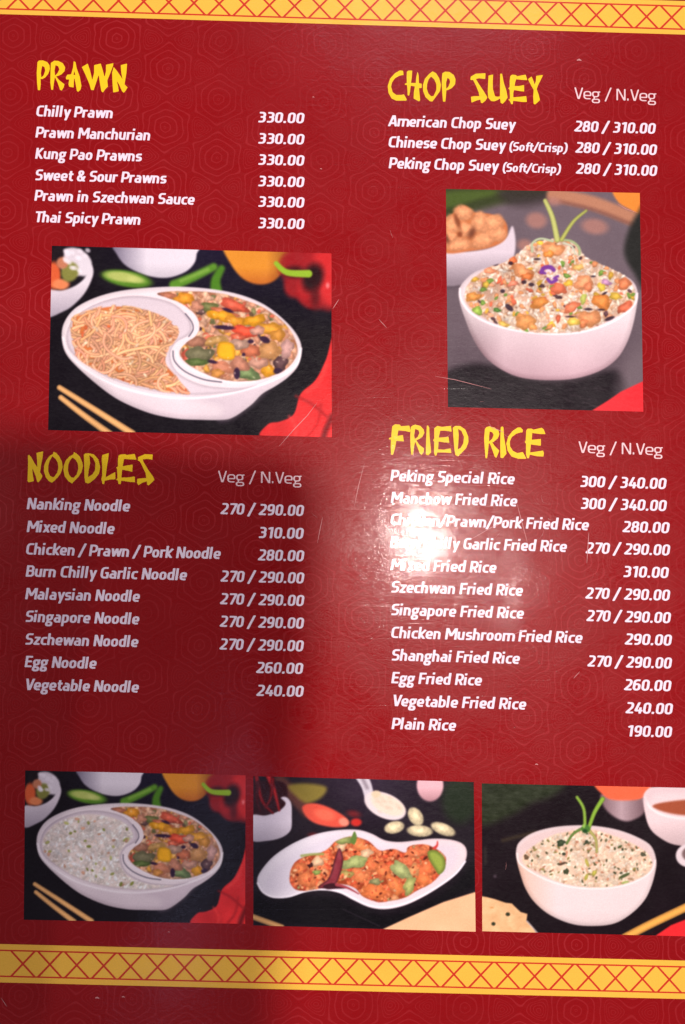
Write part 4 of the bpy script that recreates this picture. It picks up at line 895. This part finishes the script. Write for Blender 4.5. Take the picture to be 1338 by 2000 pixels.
    for a in ((562,436,28,20,0,(62,76,52)),(722,430,12,12,0,(60,70,50)),(580,505,12,10,0,(50,60,44)),(595,615,16,20,0,(66,76,50)),(930,460,16,8,-30,(80,92,56)),(1075,508,18,12,0,(84,84,62)),(960,640,36,10,-25,(80,92,54)),(965,685,26,10,-10,(168,182,100)),(345,525,14,18,0,(110,84,62)),(725,560,10,28,-20,(190,178,84)),(770,625,12,24,30,(196,186,84)),(720,650,10,22,20,(184,176,80)),(570,566,26,8,-20,(90,66,50)),(380,610,16,6,10,(60,60,44))):
        c.blob(*a[:5], a[5], None, .12)
    c.clip = None; c.lab[c.mask(m, 3) > .5] = n
    p = c.part('spring_onion_garnish'); g = lambda base: (lambda u, v, sd: np.array(base) * (.7 + .36 * np.clip(-sd / 9, 0, 1))[..., None])
    c.line([(705,340),(640,378),(598,440)], 18, g((104, 136, 62)), 3, 1, p, 14); c.line([(735,355),(778,410),(786,492)], 20, g((176, 170, 96)), 3, 1, p, 16)
    c.line([(662,150),(705,225),(712,340)], 20, g((130, 166, 62)), 3, 1, p, 22); c.line([(822,162),(772,245),(735,345)], 30, g((126, 164, 56)), 3, 1, p, 24)
    c.ell(716, 348, 28, 26, 0, (70, 116, 46), 5, 1, p); c.ell(712, 362, 16, 12, 0, (34, 70, 34), 4); c.ell(705, 330, 10, 12, 0, (140, 180, 80), 4)
cE = Canvas([(941, 1530), (1374, 1539.5), (1376, 1829.5), (942, 1818.7)], (920, 1510), 3.2, None)
paint_rice_bowl(cE); cE.build('printed photo of a white bowl of herb rice with a green onion knot')

# ------------------------------------------------------------------ hair scratches and specks of wear in the laminate
M_SCR = laminate('worn_laminate', (205, 140, 140), grain=.1)
r_ = random.Random(19); V_ = []; F_ = []
def ribbon(pts, w):
    P = np.array(pts, float); i0 = len(V_)
    for i, p in enumerate(P):
        d = P[min(i + 1, len(P) - 1)] - P[max(i - 1, 0)]; n = np.array([-d[1], d[0]]) / (np.linalg.norm(d) + 1e-9)
        ww = w * (0.15 + .85 * math.sin(math.pi * (i + .3) / (len(P) - .4)))
        for s_ in (1, -1): q = pc(*(p + n * ww * s_ / 2)); V_.append((q[0], q[1], Z3 + 2e-5))
    for i in range(len(P) - 1): F_.append((i0 + 2 * i, i0 + 2 * i + 1, i0 + 2 * i + 3, i0 + 2 * i + 2))
for pts in ([(662,585),(650,603)],[(620,786),(600,812),(575,838),(545,872)],[(1205,398),(1222,408),(1245,416)],[(955,832),(985,845)],[(1010,985),(1030,1060)],[(1150,1040),(1146,1100)],[(712,905),(700,950),(692,990)],[(850,735),(890,742),(960,760)],[(905,1062),(960,1030),(1010,1010)],[(740,624),(755,640)],[(1120,1325),(1132,1312)],[(1000,1240),(1030,1228)],[(2,1948),(14,1966)],[(768,1185),(790,1188)],[(630,1010),(620,1060)]):
    ribbon([(p0[0] + (p1[0] - p0[0]) * t, p0[1] + (p1[1] - p0[1]) * t) for p0, p1 in zip(pts, pts[1:]) for t in np.linspace(0, 1, 5)], r_.uniform(.9, 1.5))
for k in range(48):
    x, y = (r_.gauss(830, 110), r_.gauss(1020, 110)) if k % 16 else (r_.uniform(0, 1338), r_.uniform(60, 1990))
    a = r_.gauss(.9, .7); l = r_.uniform(6, 26); cv = r_.uniform(-.5, .5)
    ribbon([(x + math.cos(a + cv * t) * l * t, y + math.sin(a + cv * t) * l * t) for t in np.linspace(0, 1, 5)], r_.uniform(.2, .5))
for x, y, q in ((1131,118,4.5),(190,1949,4),(241,1947,3),(1048,1493,3),(748,888,3),(612,190,2),(627,330,2),(330,1820,2)):
    ribbon([(x - q, y), (x, y - q * .3), (x + q, y + .6)], q * .8)
nv = len(V_)
F2 = []
for f in F_:
    a, b, c_ = (V_[f[k]] for k in range(3))
    F2.append(f if (b[0]-a[0])*(c_[1]-a[1])-(b[1]-a[1])*(c_[0]-a[0]) > 0 else tuple(reversed(f)))
so = mesh_obj('hair_scratches', V_, F2, M_SCR, menu, 'fine pale hair scratches and specks worn into the glossy film'); so['kind'] = 'stuff'

# ------------------------------------------------------------------ the phone that takes the picture: its shade and reflection fall on the page
phone = bpy.data.objects.new('phone', None); C.objects.link(phone)
phone['label'] = 'dark phone held above the menu, known by its shadow on the lower left'
phone['category'] = 'phone'; phone.rotation_euler = (0, 0, math.radians(-5))
PZ = CAMH + .016
nx, ny = page(669, 1000); PXM = 0.225 / FPX
px1 = 190 * PXM; py1 = 170 * PXM; PW, PH = .075, .162
def prect(ins): return [(px1 - PW + ins, py1 - PH + ins), (px1 - ins, py1 - PH + ins), (px1 - ins, py1 - ins), (px1 - PW + ins, py1 - ins)]
M_BODY = plain('black_phone_shell', (22, 22, 26), .35, .4); M_GLASS = plain('black_phone_glass', (8, 8, 10), .08)
rounded_slab('body', prect(0), .011, PZ, PZ + .0078, M_BODY, phone, bev=.0006)
rounded_slab('screen', prect(.0022), .009, PZ + .0079, PZ + .0083, M_GLASS, phone, bev=.0001)
for yy in (-.004, -.026):
    lens = []
    cx_, cy_ = 0.0, .004 + yy
    vs = []; fs = []; n = 28
    for r_, z_ in ((.0085, PZ - .0001), (.0085, PZ - .0016), (.0075, PZ - .0022), (.0045, PZ - .0020)):
        for i in range(n): a = i / n * 2 * math.pi; vs.append((cx_ + r_ * math.cos(a), cy_ + r_ * math.sin(a), z_))
    for k in range(3):
        for i in range(n): j = (i + 1) % n; fs.append((k * n + i, k * n + j, (k + 1) * n + j, (k + 1) * n + i))
    fs.append(tuple(range(3 * n, 4 * n)))
    mesh_obj('camera_lens', vs, fs, M_GLASS, phone)
print('tris about', sum(len(m.loops) - 2 * len(m.polygons) for m in bpy.data.meshes))
